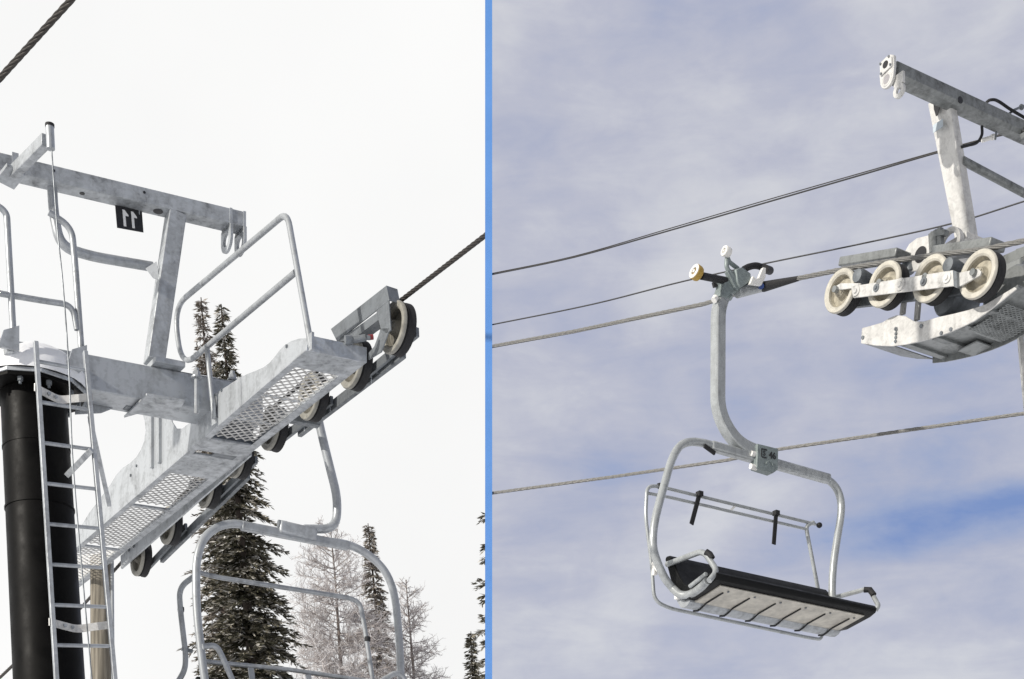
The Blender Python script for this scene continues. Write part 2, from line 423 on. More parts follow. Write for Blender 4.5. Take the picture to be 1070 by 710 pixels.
# snow lying along the crossarm
b = MB()
N = 26
for i in range(N):
    pass
vs = []; fs = []
for i in range(N + 1):
    s_ = lerp(1.16, 1.93, i / N)
    for j in range(7):
        l_ = lerp(-.15, .16, j / 6)
        h = .155 + .05 * max(0, math.sin(math.pi * j / 6)) ** .6 * (max(0, math.sin(math.pi * i / N)) ** .4) * (1 + .5 * mathutils.noise.noise(V((s_ * 6, l_ * 6, 0))))
        vs.append(arm(s_, l_, h))
for i in range(N):
    for j in range(6): fs.append((i * 7 + j, i * 7 + j + 1, i * 7 + j + 8, i * 7 + j + 7))
b.add(vs, fs); so = b.build('snow_strip', M['snow'], None, angle=180); tag(so, 'thin snow lying along the crossarm top behind the handrail', 'snow')

# ---- catwalk
O = P(320, 366, 11.0)
def cw(a, t, u=0): return O + CL * a + LL * t + V((0, 0, u))         # a across, t along (0 near end, -6 far end)
def pa(a): return (cw(a, 0), LL.cross(V((0, 0, 1))).normalized())     # vertical plane along the line
inner = pa(0)
FAR = -7.2
outline = [(322, 353.4), (312, 354), (304, 356.5), (297, 361), (292, 366), (286, 374), (281, 379.5), (275, 384), (267, 387.5), (258, 391), (250, 395), (238, 403), (224, 412), (212, 424), (204, 434), (198, 442), (190, 448), (184, 448),
           (179.5, 441), (177, 424), (148, 430), (151, 440), (152, 450), (150.5, 461), (147, 470), (142, 478), (135, 484.5), (128, 489), (121, 496.5), (115.5, 506), (103, 523), (93, 536), (81, 556), (70, 574)]
pts = [on(x, y, inner) for x, y in outline] + [cw(0, FAR, .0), cw(0, 0, 0)]
cat = thing_cat = None
b = MB(); b.prism(pts, CL * .012); sp_ = b.build('catwalk_side_plate', G, tower, bevel=.003)
for x, y0, y1 in ((160, 434, 489), (168, 434, 484)):
    b = MB(); b.bar(on(x, y0, inner), on(x, y1, inner), .05, .05, CL); b.build('rib', M['galv_tube'], sp_)
for x, y in ((208, 421), (214, 416), (209, 433), (203, 440), (143, 487), (137, 497), (232, 408), (300, 362)):
    b = MB(); p = on(x, y, inner); b.cyl(p - CL * .012, p, .014, n=6); b.build('bolt', M['galv_dark'], sp_)
# mounting plate between crossarm and side plate
mp0 = P(153, 413.5, 12.12)
mh = (mp0, V((0, 0, 1)))
b = MB(); b.prism([mp0, on(129.5, 437, mh), on(147, 432, mh), on(178, 433, mh), on(187, 431, mh), on(193, 420, mh)], V((0, 0, .022))); mpl = b.build('mounting_plate', G, tower, bevel=.003)
for q in (P(205.5, 418, 12.3), P(243, 420, 12.75)):
    if True:
        b = MB(); b.cyl(q + V((0, 0, -.12)), q + V((0, 0, .27)), .02, n=10); b.cyl(q + V((0, 0, .20)), q + V((0, 0, .24)), .034, n=6); b.cyl(q + V((0, 0, .185)), q + V((0, 0, .199)), .046, n=20)
        b.build('hold_down_rod', M['galv_tube'], mpl)

# bottom frame: flanges, end plates, cross channels, mesh panels
W = .50
b = MB()
b.bar(cw(.03, 0, .004), cw(.03, FAR, .004), .055, .008, CL)
b.bar(cw(W - .035, 0, .004), cw(W - .035, FAR, .004), .07, .008, CL)
b.bar(cw(W - .004, 0, .045), cw(W - .004, FAR, .045), .008, .095, CL)
b.box(cw(W / 2, -.16, .004), CL * (W / 2), LL * .16, V((0, 0, .0045)))
fr = b.build('catwalk_frame', G, tower, bevel=.002)
b = MB(); b.box(cw(W / 2, 0.004, .055), CL * (W / 2), LL * .005, V((0, 0, .06))); b.build('end_plate', G, fr, bevel=.002)
b = MB(); b.box(cw(W / 2, FAR - .004, .055), CL * (W / 2), LL * .005, V((0, 0, .06))); b.build('end_plate', G, fr, bevel=.002)
for t0, t1 in ((-2.02, -2.32), (-2.42, -2.98), (-4.0, -4.05), (-5.5, -5.55)):
    b = MB(); b.box(cw(W / 2, (t0 + t1) / 2, .010), CL * (W / 2 - .01), LL * (abs(t1 - t0) / 2), V((0, 0, .010))); b.build('cross_channel', G, fr, bevel=.003)
b = MB(); b.box(cw(W * .72, -2.37, .012), CL * (W * .27), LL * .06, V((0, 0, .008))); b.build('cover_plate', M['galv_dark'], fr)
b = MB(); b.box(cw(W / 2, -2.2, .11), CL * (W / 2 - .02), LL * .12, V((0, 0, .09))); b.build('cross_beam', M['galv_dark'], fr, bevel=.004)
def mesh_panel(t0, t1):
    b = MB(); pitch = .086; rowh = .041; sw = .0125; th = .007
    a0, a1 = .045, W - .055
    rows = int((a1 - a0) / rowh); cols = int(abs(t1 - t0) / pitch)
    for r_ in range(rows + 1):
        pts = []
        for c_ in range(cols * 4 + 1):
            ph = c_ % 4                                            # zigzag strand with short flats where strands bond
            off = (0, 1, 1, 0)[ph] if r_ % 2 == 0 else (1, 0, 0, 1)[ph]
            t = t0 - (c_ + (.22 if ph in (1, 3) else -.22)) * pitch / 4
            pts.append(cw(a0 + r_ * rowh + off * (rowh - .004) - (rowh / 2), t, .012 + .006 * off))
        vs = []; fs = []
        for i, p in enumerate(pts):
            vs += [p - CL * sw / 2, p + CL * sw / 2, p + CL * sw / 2 + V((0, 0, th)), p - CL * sw / 2 + V((0, 0, th))]
        for i in range(len(pts) - 1):
            k = i * 4
            for j in range(4): fs.append((k + j, k + (j + 1) % 4, k + 4 + (j + 1) % 4, k + 4 + j))
        b.add(vs, fs)
    b.build('mesh_panel', M['galv_bright'], tower, smooth=False)
mesh_panel(-.34, -2.0); mesh_panel(-3.0, -3.98); mesh_panel(-4.07, -5.48); mesh_panel(-5.57, FAR + .05)
b = MB()
for t0, t1 in ((-.95, -1.0), (-1.5, -1.55), (-2.95, -2.99)): b.box(cw(W / 2 - .04, (t0 + t1) / 2, .022), CL * (W / 2 - .06), LL * .02, V((0, 0, .003)))
b.build('mesh_stiffener', G, tower)

# ---- sheave train on the outer side
wa = pa(W + .14)
wheels = [(410, 342), (366, 380), (322, 414), (281, 447), (246, 477), (214, 509), (174, 549), (143, 583)]
WC = []
ax_in = LL.cross(V((0, 0, 1))).normalized()
if ax_in.dot(CL) < 0: ax_in = -ax_in
for i, (x, y) in enumerate(wheels):
    c = on(x, y, wa); WC.append(c)
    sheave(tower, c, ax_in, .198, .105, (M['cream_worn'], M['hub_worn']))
# sheave beam strip between catwalk and wheels, rocker arms behind the wheels
b = MB()
pb_ = pa(W + .07)
b.bar(on(262, 468, pb_), on(127, 588, pb_), .02, .15, CL); b.build('sheave_beam', G, tower, bevel=.003)
for x, y in ((240, 480), (222, 497), (205, 510), (172, 541), (150, 560), (141, 571), (136, 575)):
    b = MB(); p = on(x, y, pb_) - CL * .01; b.cyl(p, p - CL * .012, .020, n=14); b.build('bolt', M['galv_dark'], tower)
dn = V((0, 0, 1))
for i in (0, 2, 4, 6):
    b = MB(); p0 = WC[i] + ax_in * .155; p1 = WC[i + 1] + ax_in * .155
    b.bar(lerp(p0, p1, -.18) - dn * .05, lerp(p0, p1, 1.18) - dn * .05, .03, .075, CL)
    for q in (WC[i], WC[i + 1]): b.cyl(q - ax_in * .01, q + ax_in * .19, .03, n=14); b.bar(q + ax_in * .155, q + ax_in * .155 - dn * .06, .028, .09, CL)
    b.build('rocker_arm', M['galv_dark'], tower, bevel=.004)
for i in (0, 4):
    b = MB(); p0 = lerp(WC[i], WC[i + 1], .5) + ax_in * .20 - dn * .07; p1 = lerp(WC[i + 2], WC[i + 3], .5) + ax_in * .20 - dn * .07
    b.bar(lerp(p0, p1, -.12), lerp(p0, p1, 1.12), .04, .09, CL); b.build('equaliser_beam', M['galv_dark'], tower, bevel=.004)
# pivot stubs carrying the train on the catwalk
for t_ in (-1.6, -3.6):
    b = MB(); b.bar(cw(W - .02, t_, .14), cw(W + .38, t_, .14), .08, .08, LL); b.build('carrier_arm', M['galv_dark'], tower, bevel=.005)
# rope catcher at the near end: folded plate, fork and switch
wc8 = pa(W + .06)
b = MB(); b.prism([on(345.5, 344, wc8), on(403, 299, wc8), on(406, 314.5, wc8), on(352, 357, wc8)], ax_in * .01)
b.prism([on(403, 299, wc8), on(406, 314.5, wc8), on(406, 314.5, wc8) + ax_in * .10, on(403, 299, wc8) + ax_in * .10], LL * .01)
b.prism([on(406, 314.5, wc8), on(408, 345, wc8), on(404, 349, wc8), on(398, 345, wc8), on(393, 325, wc8)], ax_in * .012)
b.prism([on(398, 343, wc8), on(407, 343, wc8), on(398, 368, wc8), on(385, 376, wc8), on(385, 369, wc8), on(391, 362, wc8)], ax_in * .012)
rc = b.build('rope_catcher', M['galv_dark'], tower, bevel=.002)  # darker steel paints the plate's shade into its colour
b = MB(); b.prism([on(352, 357, wc8), on(394, 327, wc8), on(396, 334, wc8), on(367, 356, wc8)], ax_in * .09); b.build('folded_lip', M['galv_dark'], rc)
b = MB(); b.cyl(cw(.36, .03, .135), cw(.45, .09, .15), .026, n=14); b.cyl(cw(.31, .02, .13), cw(.36, .03, .135), .036, n=14); b.cyl(cw(.45, .09, .15), cw(.48, .1, .15), .018, n=12)
b.build('brittle_bar_switch', M['galv_dark'], rc)
b = MB(); b.cyl(cw(.47, .09, .155), cw(.505, .10, .162), .02, n=14); b.build('switch_cap', M['red'], rc)
b = MB(); b.cyl(WC[0] - ax_in * .06, WC[0] + ax_in * .01, .022, n=12); b.build('axle', M['galv'], rc)
# icicles under the train
b = MB()
for x, y, h in ((303, 452, 10), (318, 447, 7), (345, 424, 9), (388, 391, 13), (394, 384, 9), (262, 476, 6)):
    p = on(x, y - 6, pa(W + .32)); b.cyl(p, p - dn * (h + 4) * 11.5 / 1500, .010, n=6, r1=.002)
ice = new_mat('ice'); ice[3].inputs['Base Color'].default_value = (.75, .8, .85, 1); ice[3].inputs['Roughness'].default_value = .2
so = b.build('icicles', ice[0], None); tag(so, 'row of thin icicles hanging under the left sheave train', 'icicles')

# ---- handrails
def rail(name, lst, r, pl, fil, parent=tower, mat='galv_tube'):
    b = MB(); b.tube(fillet([on(x, y, pl) for x, y in lst], fil), r, n=14); return b.build(name, M[mat], parent)
hr = rail('handrail', [(325.5, 364), (300, 222), (182, 321), (189.5, 385), (309, 284.5)], .024, (cw(-.02, 0), inner[1]), [.13, .28, .34])
rail('handrail_post', [(224, 437), (216, 361)], .023, (cw(-.022, 0), inner[1]), .1, hr)
for q in ((325.5, 358), (223, 430)):
    b = MB(); p = on(*q, (cw(-.03, 0), inner[1])); b.bar(p - dn * .06, p + dn * .07, .05, .02, LL); b.build('post_socket', G, hr)
pf = (P(60, 330, 11.72), LL)
hl = rail('handrail', [(51, 222), (75, 238), (78.6, 277), (85.5, 372)], .026, pf, [.13, .1])
rail('mid_rail', [(-40, 300), (0, 307), (51, 315.5), (76, 319), (80.5, 345)], .024, pf, [.1, .1, .2], hl)
h2 = rail('handrail', [(-30, 210), (-6, 213), (7, 222), (14, 350)], .026, pf, [.12, .2])
for q in ((82, 372), (11, 352)):
    b = MB(); p = on(q[0], q[1], pf); b.prism([p + CL * .06 + dn * .09, p + CL * .06 - dn * .11, p - CL * .10 - dn * .11, p - CL * .06 + dn * .03], LL * .03)
    b.build('rail_bracket', G, hl)
# the pole-top brackets reach in to the crossarm
for q in ((82, 376), (11, 356)):
    b = MB(); p = on(q[0], q[1], pf); b.bar(p - dn * .06, p - dn * .06 - LL * .28, .05, .05, CL); b.build('rail_stub', G, hl)

# ---- ladder
pld = (P(70, 500, 11.45), LL)
ld = None
b = MB(); b.bar(on(37.3, 357.5, pld), lerp(on(37.3, 357.5, pld), on(59, 710, pld), 2.75), .034, .052, CL)
ld = b.build('ladder', G, tower, bevel=.004)
b = MB(); b.bar(on(89, 367.6, pld), lerp(on(89, 367.6, pld), on(120, 710, pld), 2.75), .034, .052, CL); b.build('stile', G, ld, bevel=.004)
A0, A1 = on(37.3, 357.5, pld), on(59, 710, pld); B0, B1 = on(89, 367.6, pld), on(120, 710, pld)
lr = .36; Lh = (A1 - A0).length
k = 0; d_ = .15
while d_ < Lh * 2.7:
    t = d_ / Lh
    b = MB(); b.cyl(lerp(A0, A1, t), lerp(B0, B1, t), .0155, n=10); b.build('rung', M['galv_tube'], ld); d_ += .318
for yy in (405, 650, 960):
    t = (yy - 357.5) / 352.5; a_, b_ = lerp(A0, A1, t), lerp(B0, B1, t)
    mid = (a_ + b_) / 2 - LL * .11 - dn * .02
    b = MB(); pth = smooth_path([a_ - CL * .03, lerp(a_, mid, .5) - LL * .02, mid, lerp(b_, mid, .5) - LL * .02, b_ + CL * .03], 5)
    b.tube(pth, .030, prof=[(-1, -.18), (1, -.18), (1, .18), (-1, .18)], up=dn)
    sbk = b.build('standoff_strap', M['galv_bright'], ld)
    for q in (.25, .4):
        b = MB(); b.cyl(lerp(a_, mid, q * 2) - LL * .02, lerp(a_, mid, q * 2) + LL * .014, .014, n=8); b.build('bolt', M['galv'], sbk)
# struts between ladder, pole and catwalk
b = MB(); b.bar(P(94, 438, 11.6), P(114, 527, 12.9), .035, .05, CL); b.build('strut', G, tower, bevel=.003)
b = MB(); b.bar(P(70, 497, 11.75), P(96, 470, 11.5), .03, .045, LL); b.build('strut', G, tower, bevel=.003)

# thin safety cable beside the ladder
pc = (P(60, 400, 11.05), V((0, 1, 0)))
b = MB(); b.tube(smooth_path([on(54, 158, pc), on(57, 200, pc), on(60, 240, pc), on(66, 300, pc), on(72, 385, pc), on(76, 480, pc), on(86, 600, pc), on(96, 710, pc), on(130, 1100, pc)], 6), .0058, n=8)
o = b.build('safety_cable', M['galv_dark'], None); tag(o, 'thin steel safety cable hanging from the davit in front of the ladder', 'cable')

# ---- left ropes
RL = .020
p8 = on(411, 315, pa(W + .195)) 
rp = [on(506.5, 246, (V((-.19, 10.0, 0)), V((0, 1, 0)))), on(470, 272, pa(W + .195)), p8]
tops = []
for c in WC: tops.append(c + ax_in * .058 + dn * .212)
ropeL = [P(509.5, 244.3, 10.02)] + [t for t in tops] + [tops[-1] + (tops[-1] - tops[-2]) * 9]
rope('haul_rope', ropeL, .0185, M['rope'], 'dark wire rope rising from the left sheaves to the blue divider', 'cable', 'haul ropes')
a_, c_ = P(-2, 84, 8.7), P(77, -3, 8.2)
rope('haul_rope', [lerp(a_, c_, -1.2), lerp(a_, c_, 2.2)], .0195, M['rope'], 'dark wire rope crossing the upper left corner of the white sky', 'cable', 'haul ropes')
a_, c_ = P(-3, 711, 16), P(16, 693, 15.6)
rope('haul_rope', [lerp(a_, c_, -4), lerp(a_, c_, .9)], .017, M['rope'], 'short stretch of dark rope behind the foot of the black pole', 'cable', 'haul ropes')

# post standing behind the ladder
pp = P(106, 606, 16.5); pq = P(104, 715, 16.5)
post = thing('wooden_post', (pq.x, pq.y, 0), 'weathered brown wooden post behind the ladder', 'post')
b = MB(); b.tube([V((pq.x + .05, pq.y, -.2)), pp + V((0, 0, .25))], .135, n=18, r1=.125); b.build('pole', M['wood'], post)
b = MB(); b.cyl(V((pq.x + .21, pq.y - .06, -.2)), pp + V((.145, -.08, .2)), .02, n=10); b.build('conduit', M['galv_tube'], post)

# ================================================================== CHAIRS
def seat_shell(parent, o, Wd, Dv, length, k, pan=True):
    """bucket seat: profile in (d, u), extruded along Wd; o = lower back corner at its near end"""
    Z = V((0, 0, 1))
    outer = [(-.10, .155), (-.06, .06), (-.02, -.05), (.03, -.14), (.10, -.195), (.18, -.20), (.42, -.158), (.48, -.135), (.49, -.10)]
    innr = [(.47, -.08), (.40, -.078), (.22, -.11), (.13, -.09), (.06, .0), (0, .12), (-.05, .172), (-.085, .175)]
    pt = lambda d, u, w=0: o + Dv * d * k + Z * u * k + Wd * w
    b = MB(); b.prism([pt(d, u) for d, u in outer + innr], Wd * length)
    s = b.build('seat', M['vinyl'], parent, bevel=.012)
    if pan:
        b = MB()
        pr = [(.435, -.162), (.18, -.210), (.14, -.212), (.14, -.200), (.18, -.200), (.43, -.153)]
        b.prism([pt(d, u, .05 * length) for d, u in pr], Wd * length * .90); b.build('seat_pan', M['pan'], s)
        b = MB(); pr = [(.15, -.214), (.13, -.232), (.09, -.244), (.045, -.235), (0, -.17), (-.03, -.06), (-.022, -.055), (.03, -.138), (.10, -.193), (.15, -.200)]
        b.prism([pt(d, u, .02 * length) for d, u in pr], Wd * length * .95); b.build('rear_shell', M['galv_tube'], s)
        for i in range(6):
            w_ = length * (.10 + .158 * i)
            b = MB(); b.tube([pt(.36, -.180, w_ + .012), pt(.18, -.216, w_), pt(.13, -.238, w_), pt(.09, -.250, w_), pt(.04, -.240, w_ - .004)], .0085, n=8)
            b.build('seat_strap', M['rubber'], s)
            b = MB(); b.cyl(pt(.385, -.160, w_ + .05), pt(.385, -.180, w_ + .05), .012, n=8); b.build('rivet', M['galv_dark'], s)
    return s

SQ = [(-1, -.8), (-.8, -1), (.8, -1), (1, -.8), (1, .8), (.8, 1), (-.8, 1), (-1, .8)]

# ---- chair on the right
K = 1.35
WR = V((.84, .54, 0)).normalized(); DR = V((.54, -.84, 0)).normalized()
YC = 11.1 * K
YP2 = 14.3 * K
def Yat(x): return lerp(14.3 * K, 10.2 * K, (x - 515) / (876 - 515))
pc0 = P(790, 478, YC)
def pr_(d): return (pc0 + DR * d, DR)
chair = thing('chairlift_chair', P(800, 600, YC), 'whole black-seated chairlift chair hanging from the rope against the blue sky', 'chairlift chair', 'chairlift chairs')
px = YC / F
b = MB()
bail = smooth_path([on(x, y, pr_(0)) for x, y in ((703, 615), (694.5, 604), (686, 585), (682.5, 570), (683.5, 550), (688, 529), (695, 504), (702, 481), (710.5, 466.5), (722, 462), (738, 464), (765, 472), (790, 479.5), (815, 487), (845, 494.5), (862, 500), (873, 509), (878.5, 523), (878.5, 540), (875, 562), (871, 590), (869.5, 616), (870.5, 633))], 5)
b.tube(bail, 4.1 * px, n=14)
bl = b.build('bail', M['chair_steel'], chair)
foot = smooth_path([on(703, 615, pr_(0)), on(711, 621.5, pr_(.10)), on(720, 621.5, pr_(.20)), on(731, 615, pr_(.38)), on(739.5, 607, pr_(.52))], 6)
b = MB(); b.tube(foot, 4.1 * px, n=14); b.build('bail_foot', M['chair_steel'], bl)
b = MB(); b.bar(on(742, 466, pr_(.0)), on(866, 501, pr_(0)), 9.5 * px, 9.5 * px, DR); b.build('crossbar', M['chair_steel'], bl, bevel=.02)
b = MB(); b.bar(on(736, 466, pr_(.04)), on(747, 474, pr_(.04)), .02, .04, DR); b.build('rubber_stop', M['rubber'], bl)
# hanger: square tube
b = MB()
hp = fillet([on(759, 303, pr_(0)), on(750.5, 322, pr_(0)), on(750, 432, pr_(0)), on(768, 463, pr_(0)), on(797, 476, pr_(0))], [.25, .3, .45])
b.tube(hp, 6.0 * px, prof=SQ, up=DR.cross(V((0, 0, 1))) + V((0, 0, 0)))
hg = b.build('hanger', M['chair_steel'], chair, bevel=0)
# junction block with its plate
bp0 = [on(x, y, pr_(.09)) for x, y in ((791.5, 463.5), (813.5, 469), (813, 491), (808, 494.5), (791, 489))]
b = MB(); b.prism(bp0, -DR * .10); bk = b.build('junction_block', M['casting'], chair, bevel=.008)
for q in ((787, 474.5), (786.5, 488)):
    b = MB(); p = on(*q, pr_(.05)); b.cyl(p - WR * .03, p + WR * .05, .028, n=14); b.build('clamp_bolt', M['white'], bk)
fx = (bp0[1] - bp0[0]).normalized(); fy = V((0, 0, 1))
p = on(807.3, 476.5, pr_(.0925)); text_mesh('46', .095, p, fx, fy, M['sign_black'], 'chair_number', bk, depth=.001)
p = on(798.7, 474.0, pr_(.0925)); text_mesh('S', .072, p, fx, fy, M['sign_black'], 'emblem', bk, depth=.001)
b = MB()
for dx, dy, hx, hy in ((-.036, 0, .006, .042), (0, .042, .038, .006), (-.0, -.042, .03, .006)):
    b.box(p + fx * dx + fy * dy, fx * hx, fy * hy, DR * .002)
b.build('emblem_frame', M['sign_black'], bk)
b = MB(); p2 = on(804, 486, pr_(.091)); arc = [p2 + fx * .045 * math.cos(a) + fy * .04 * math.sin(a) for a in [math.pi * k / 8 for k in range(9)]]
b.tube(arc, .007, n=6); b.build('cast_ring', M['casting'], bk)
# seat
so0 = on(703.5, 603, pr_(-.02))
kk = 1.144 * K
seatR = seat_shell(chair, so0, WR, DR, 1.63 * K, kk / 1.144)
# arm rests
def arm_path(lst): return fillet([on(x, y, pr_(d)) for x, y, d in lst], .09)
b = MB(); b.tube(arm_path([(697, 590, -.10), (735, 575.5, .42), (749.5, 597, .60), (741, 607, .60)]), 2.9 * px, n=12); a1 = b.build('armrest', M['chair_steel'], chair)
b = MB(); b.tube([on(737.5, 577, pr_(.47)), on(741.5, 579.5, pr_(.50)), on(744, 584, pr_(.52))], 3.3 * px, n=12); b.build('arm_pad', M['rubber'], a1)
b = MB(); b.tube(arm_path([(871, 625, -.10), (908, 615, .42), (918, 633, .60), (915, 638, .58)]), 2.6 * px, n=12); a2 = b.build('armrest', M['chair_steel'], chair)
b = MB(); b.tube([on(903, 616.5, pr_(.42)), on(909, 616.5, pr_(.47)), on(913, 622, pr_(.52))], 3.2 * px, n=12); b.build('arm_pad', M['rubber'], a2)
b = MB(); b.tube([on(721, 613, pr_(.28)), on(738, 600, pr_(.52))], 2.2 * px, n=10); b.build('arm_stay', M['chair_steel'], a1)
# restraint bar loop, rear rails and straps
db = -.26
b = MB(); lp = fillet([on(x, y, pr_(db)) for x, y in ((690, 508.5), (676, 508), (674.5, 540), (681, 590), (683.5, 628), (700, 636), (842, 666), (858, 668.5), (860, 659))], [.12, .1, .1, .25, .2, .1, .1])
b.tube(lp, 1.9 * px, n=12); rbar = b.build('restraint_bar', M['chair_steel'], chair)
b = MB(); b.tube([on(697, 510.5, pr_(db)), on(852, 548, pr_(db))], 1.7 * px, n=12); rr_ = b.build('back_rail', M['chair_steel'], chair)
b = MB(); b.tube(fillet([on(676, 515.5, pr_(db)), on(700, 520, pr_(db)), on(842, 553, pr_(db))], .1), 1.6 * px, n=12); b.build('lower_rail', M['chair_steel'], rr_)
b = MB(); b.tube(fillet([on(850, 546, pr_(db)), on(842, 550, pr_(db)), on(856, 622, pr_(db))], .06), 2.2 * px, n=12); b.build('back_strut', M['chair_steel'], rr_)
for q in ((689, 508), (856, 549)):
    b = MB(); b.lathe(on(*q, pr_(db)), WR, [(.001, -.03), (.022, -.024), (.031, -.005), (.031, .012), (.02, .028), (.001, .032)], n=16); b.build('end_knob', M['rubber'], rr_)
b = MB(); b.bar(on(762, 535, pr_(db)), on(768, 529, pr_(db)), .016, .02, DR); b.build('rail_tie', M['white'], rr_)
for q in (((731, 516), (722.5, 548)), ((811, 536), (808.5, 569))):
    b = MB(); t0, t1 = on(*q[0], pr_(db + .03)), on(*q[1], pr_(db + .03)); b.bar(t0, t1, .05, .012, WR); b.bar(t0 + V((0, 0, .02)), t0 + V((0, 0, -.03)), .055, .06, WR); b.build('hanging_strap', M['rubber'], rr_)
b = MB(); b.bar(on(683, 589, pr_(-.2)), on(689, 597, pr_(-.1)), .03, .05, DR); b.box(on(684, 596, pr_(-.2)), WR * .02, DR * .02, V((0, 0, .05))); b.build('pivot_bracket', M['white'], rbar)
p = on(709, 623, pr_(.02)); b = MB(); b.box(p, WR * .035, DR * .03, V((0, 0, .035))); b.build('foot_lug', M['white'], bl, bevel=.006)

# grip on the rope
g0 = pr_(.0)
def gp(x, y, d=0): return on(x, y, pr_(d))
def poly(name, pts, d, th, mat, parent, bevel=.006):
    b = MB(); b.prism([gp(x, y, d) for x, y in pts], -DR * th); return b.build(name, mat, parent, bevel=bevel)
grip = poly('grip', ((752, 309), (757, 296), (754, 291), (762, 287), (773, 283), (784, 285), (786.5, 294), (778, 299), (773, 304), (765, 307), (760, 312)), .07, .14, M['casting'], chair, bevel=.014)
poly('jaw', ((760, 283), (764, 281), (773, 295), (772, 303), (768, 300)), .10, .05, M['casting'], grip)
poly('cover', ((769, 281), (776, 279), (785, 286), (784, 294), (774, 301), (771, 296)), .12, .06, M['casting'], grip, .012)
b = MB(); b.cyl(gp(770, 306, .03), gp(797, 299, .03), 5.6 * px, n=22); b.build('spring_tube', M['chair_steel'], grip, bevel=.008)
b = MB(); b.cyl(gp(794.5, 299.5, .06), gp(795.5, 299.2, .12), 3.0 * px, n=18); b.build('blue_cap', M['blue_cap'], grip)
b = MB(); b.tube(smooth_path([gp(777, 282, .02), gp(783, 279, .02), gp(791, 278, .02), gp(801, 281.5, .02)], 5), 3.4 * px, n=12, r1=3.2 * px); b.build('closing_arm', M['rubber'], grip)
b = MB(); b.cyl(gp(799, 281, .07), gp(804.5, 283, -.05), 4.2 * px, n=16); b.build('guide_pad', M['rubber'], grip)
poly('release_lever', ((784, 296.5), (787, 288.5), (790, 291.5), (793, 290.5), (797.5, 279.5), (800.5, 280), (800, 290), (796, 298)), .15, .04, M['white'], grip, .004)
def roller(c, r, w, ax, tyre):
    b = MB(); b.lathe(c, ax, [(r * .5, 0), (r * .62, -.006), (r * .93, 0), (r * .93, w * .35), (r * .5, w * .35)], n=72); o = b.build('roller', M['white'], grip)
    b = MB(); b.lathe(c, ax, [(r * .90, .01), (r * .98, .008), (r, .02), (r, w - .02), (r * .9, w), (r * .3, w), (r * .3, w * .35)], n=72); b.build('tread', tyre, o)
    b = MB(); b.lathe(c, ax, [(.001, .01), (r * .2, .01), (r * .22, .03), (r * .48, .035), (r * .48, w * .5), (.001, w * .5)], n=48); b.build('hub', M['galv_dark'], o)
    b = MB(); b.lathe(c + ax * .0, ax, [(.001, -.004), (r * .2, -.004), (r * .2, .02), (.001, .02)], n=12); b.build('cap', M['white'], o)
RA = V((.80, .55, -.22)).normalized()
c = gp(725, 283.2, .16); roller(c, 7.4 * px, .075, RA, M['yellow'])
b = MB(); b.cyl(c + RA * .1, gp(758, 293.5, .04), 3.6 * px, n=14); b.build('roller_arm', M['rubber'], grip)
c = gp(756.5, 262, .10); roller(c, 5.3 * px, .07, (WR - V((0, 0, .1))).normalized(), M['white'])
b = MB(); b.tube([gp(759, 266, .07), gp(762, 274, .05), gp(771, 281, .03)], 2.3 * px, n=10); b.build('roller_arm', M['casting'], grip)
b = MB(); b.tube(smooth_path([gp(760, 268, .08), gp(759.5, 279, .08), gp(764, 287, .08), gp(769, 293, .08)], 5), 2.4 * px, n=10); b.build('fork_arm', M['casting'], grip)
b = MB(); b.bar(gp(745, 298, -.05), gp(753, 296, -.02), .04, .05, DR); b.build('stop', M['rubber'], grip)
b = MB(); b.cyl(gp(748, 311, .03), gp(746, 314, .03), 3.2 * px, n=14); b.build('rope_guide', M['white'], grip)
b = MB(); b.tube([P(798, 299.8, Yat(798)), P(816, 295.5, Yat(816)), P(834, 291.3, Yat(834))], 5.2 * px, n=14, r1=2.5 * px); b.build('rubber_sleeve', M['rubber'], grip)
b = MB(); b.cyl(gp(760, 309, .03), gp(764, 312, .06), 3.0 * px, n=14); b.build('pivot', M['casting'], grip)

# ---- chair on the left, mostly below the frame
YL = 12.95; pl0 = P(310, 556, YL); DLf = V((.49, -.87, 0)).normalized(); WL_ = V((.87, .49, 0)).normalized(); qx = YL / F
def pl_(d): return (pl0 + DLf * d, DLf)
ch = thing('chairlift_chair', P(310, 700, YL), 'grey tubular chairlift chair under the catwalk in front of the snowy trees', 'chairlift chair', 'chairlift chairs')
b = MB(); b.tube(smooth_path([on(x, y, pl_(0)) for x, y in ((221, 745), (214, 710), (209.5, 675), (206, 640), (205, 605), (206.5, 582), (213.5, 563), (227, 551.5), (245, 547.5), (268, 552), (300, 559), (330, 564.5), (362, 569), (384, 579.5), (402, 597), (411.5, 620), (416, 655), (418.5, 700), (419, 745))], 5), 4.2 * qx, n=14); bl = b.build('bail', M['galv_tube'], ch)
b = MB(); b.bar(on(252, 549.5, pl_(0)), on(364, 571, pl_(0)), .075, .075, DLf); b.build('crossbar', M['galv_tube'], bl, bevel=.012)
b = MB(); b.tube(fillet([on(325, 402, pl_(0)), on(335, 450, pl_(0)), on(353, 522, pl_(0)), on(351, 553, pl_(0)), on(318, 553, pl_(0))], [.2, .2, .2]), 4.6 * qx, n=14); b.build('hanger', M['galv_tube'], ch)
b = MB(); b.bar(on(291, 551, pl_(.01)), on(330, 560, pl_(.01)), .10, .115, DLf); jb = b.build('junction_sleeve', M['galv'], ch, bevel=.02)
b = MB(); p = on(294, 548, pl_(.02)); b.cyl(p - WL_ * .03, p + WL_ * .05, .035, n=14); b.build('clamp_bolt', M['galv_dark'], jb)
b = MB(); b.tube(fillet([on(x, y, pl_(-.12)) for x, y in ((205, 601), (187, 614), (188.5, 638), (194, 684), (193.5, 700), (184, 716))], [.1, .15, .2, .1]), 2.9 * qx, n=12); lb = b.build('restraint_bar', M['galv_tube'], ch)
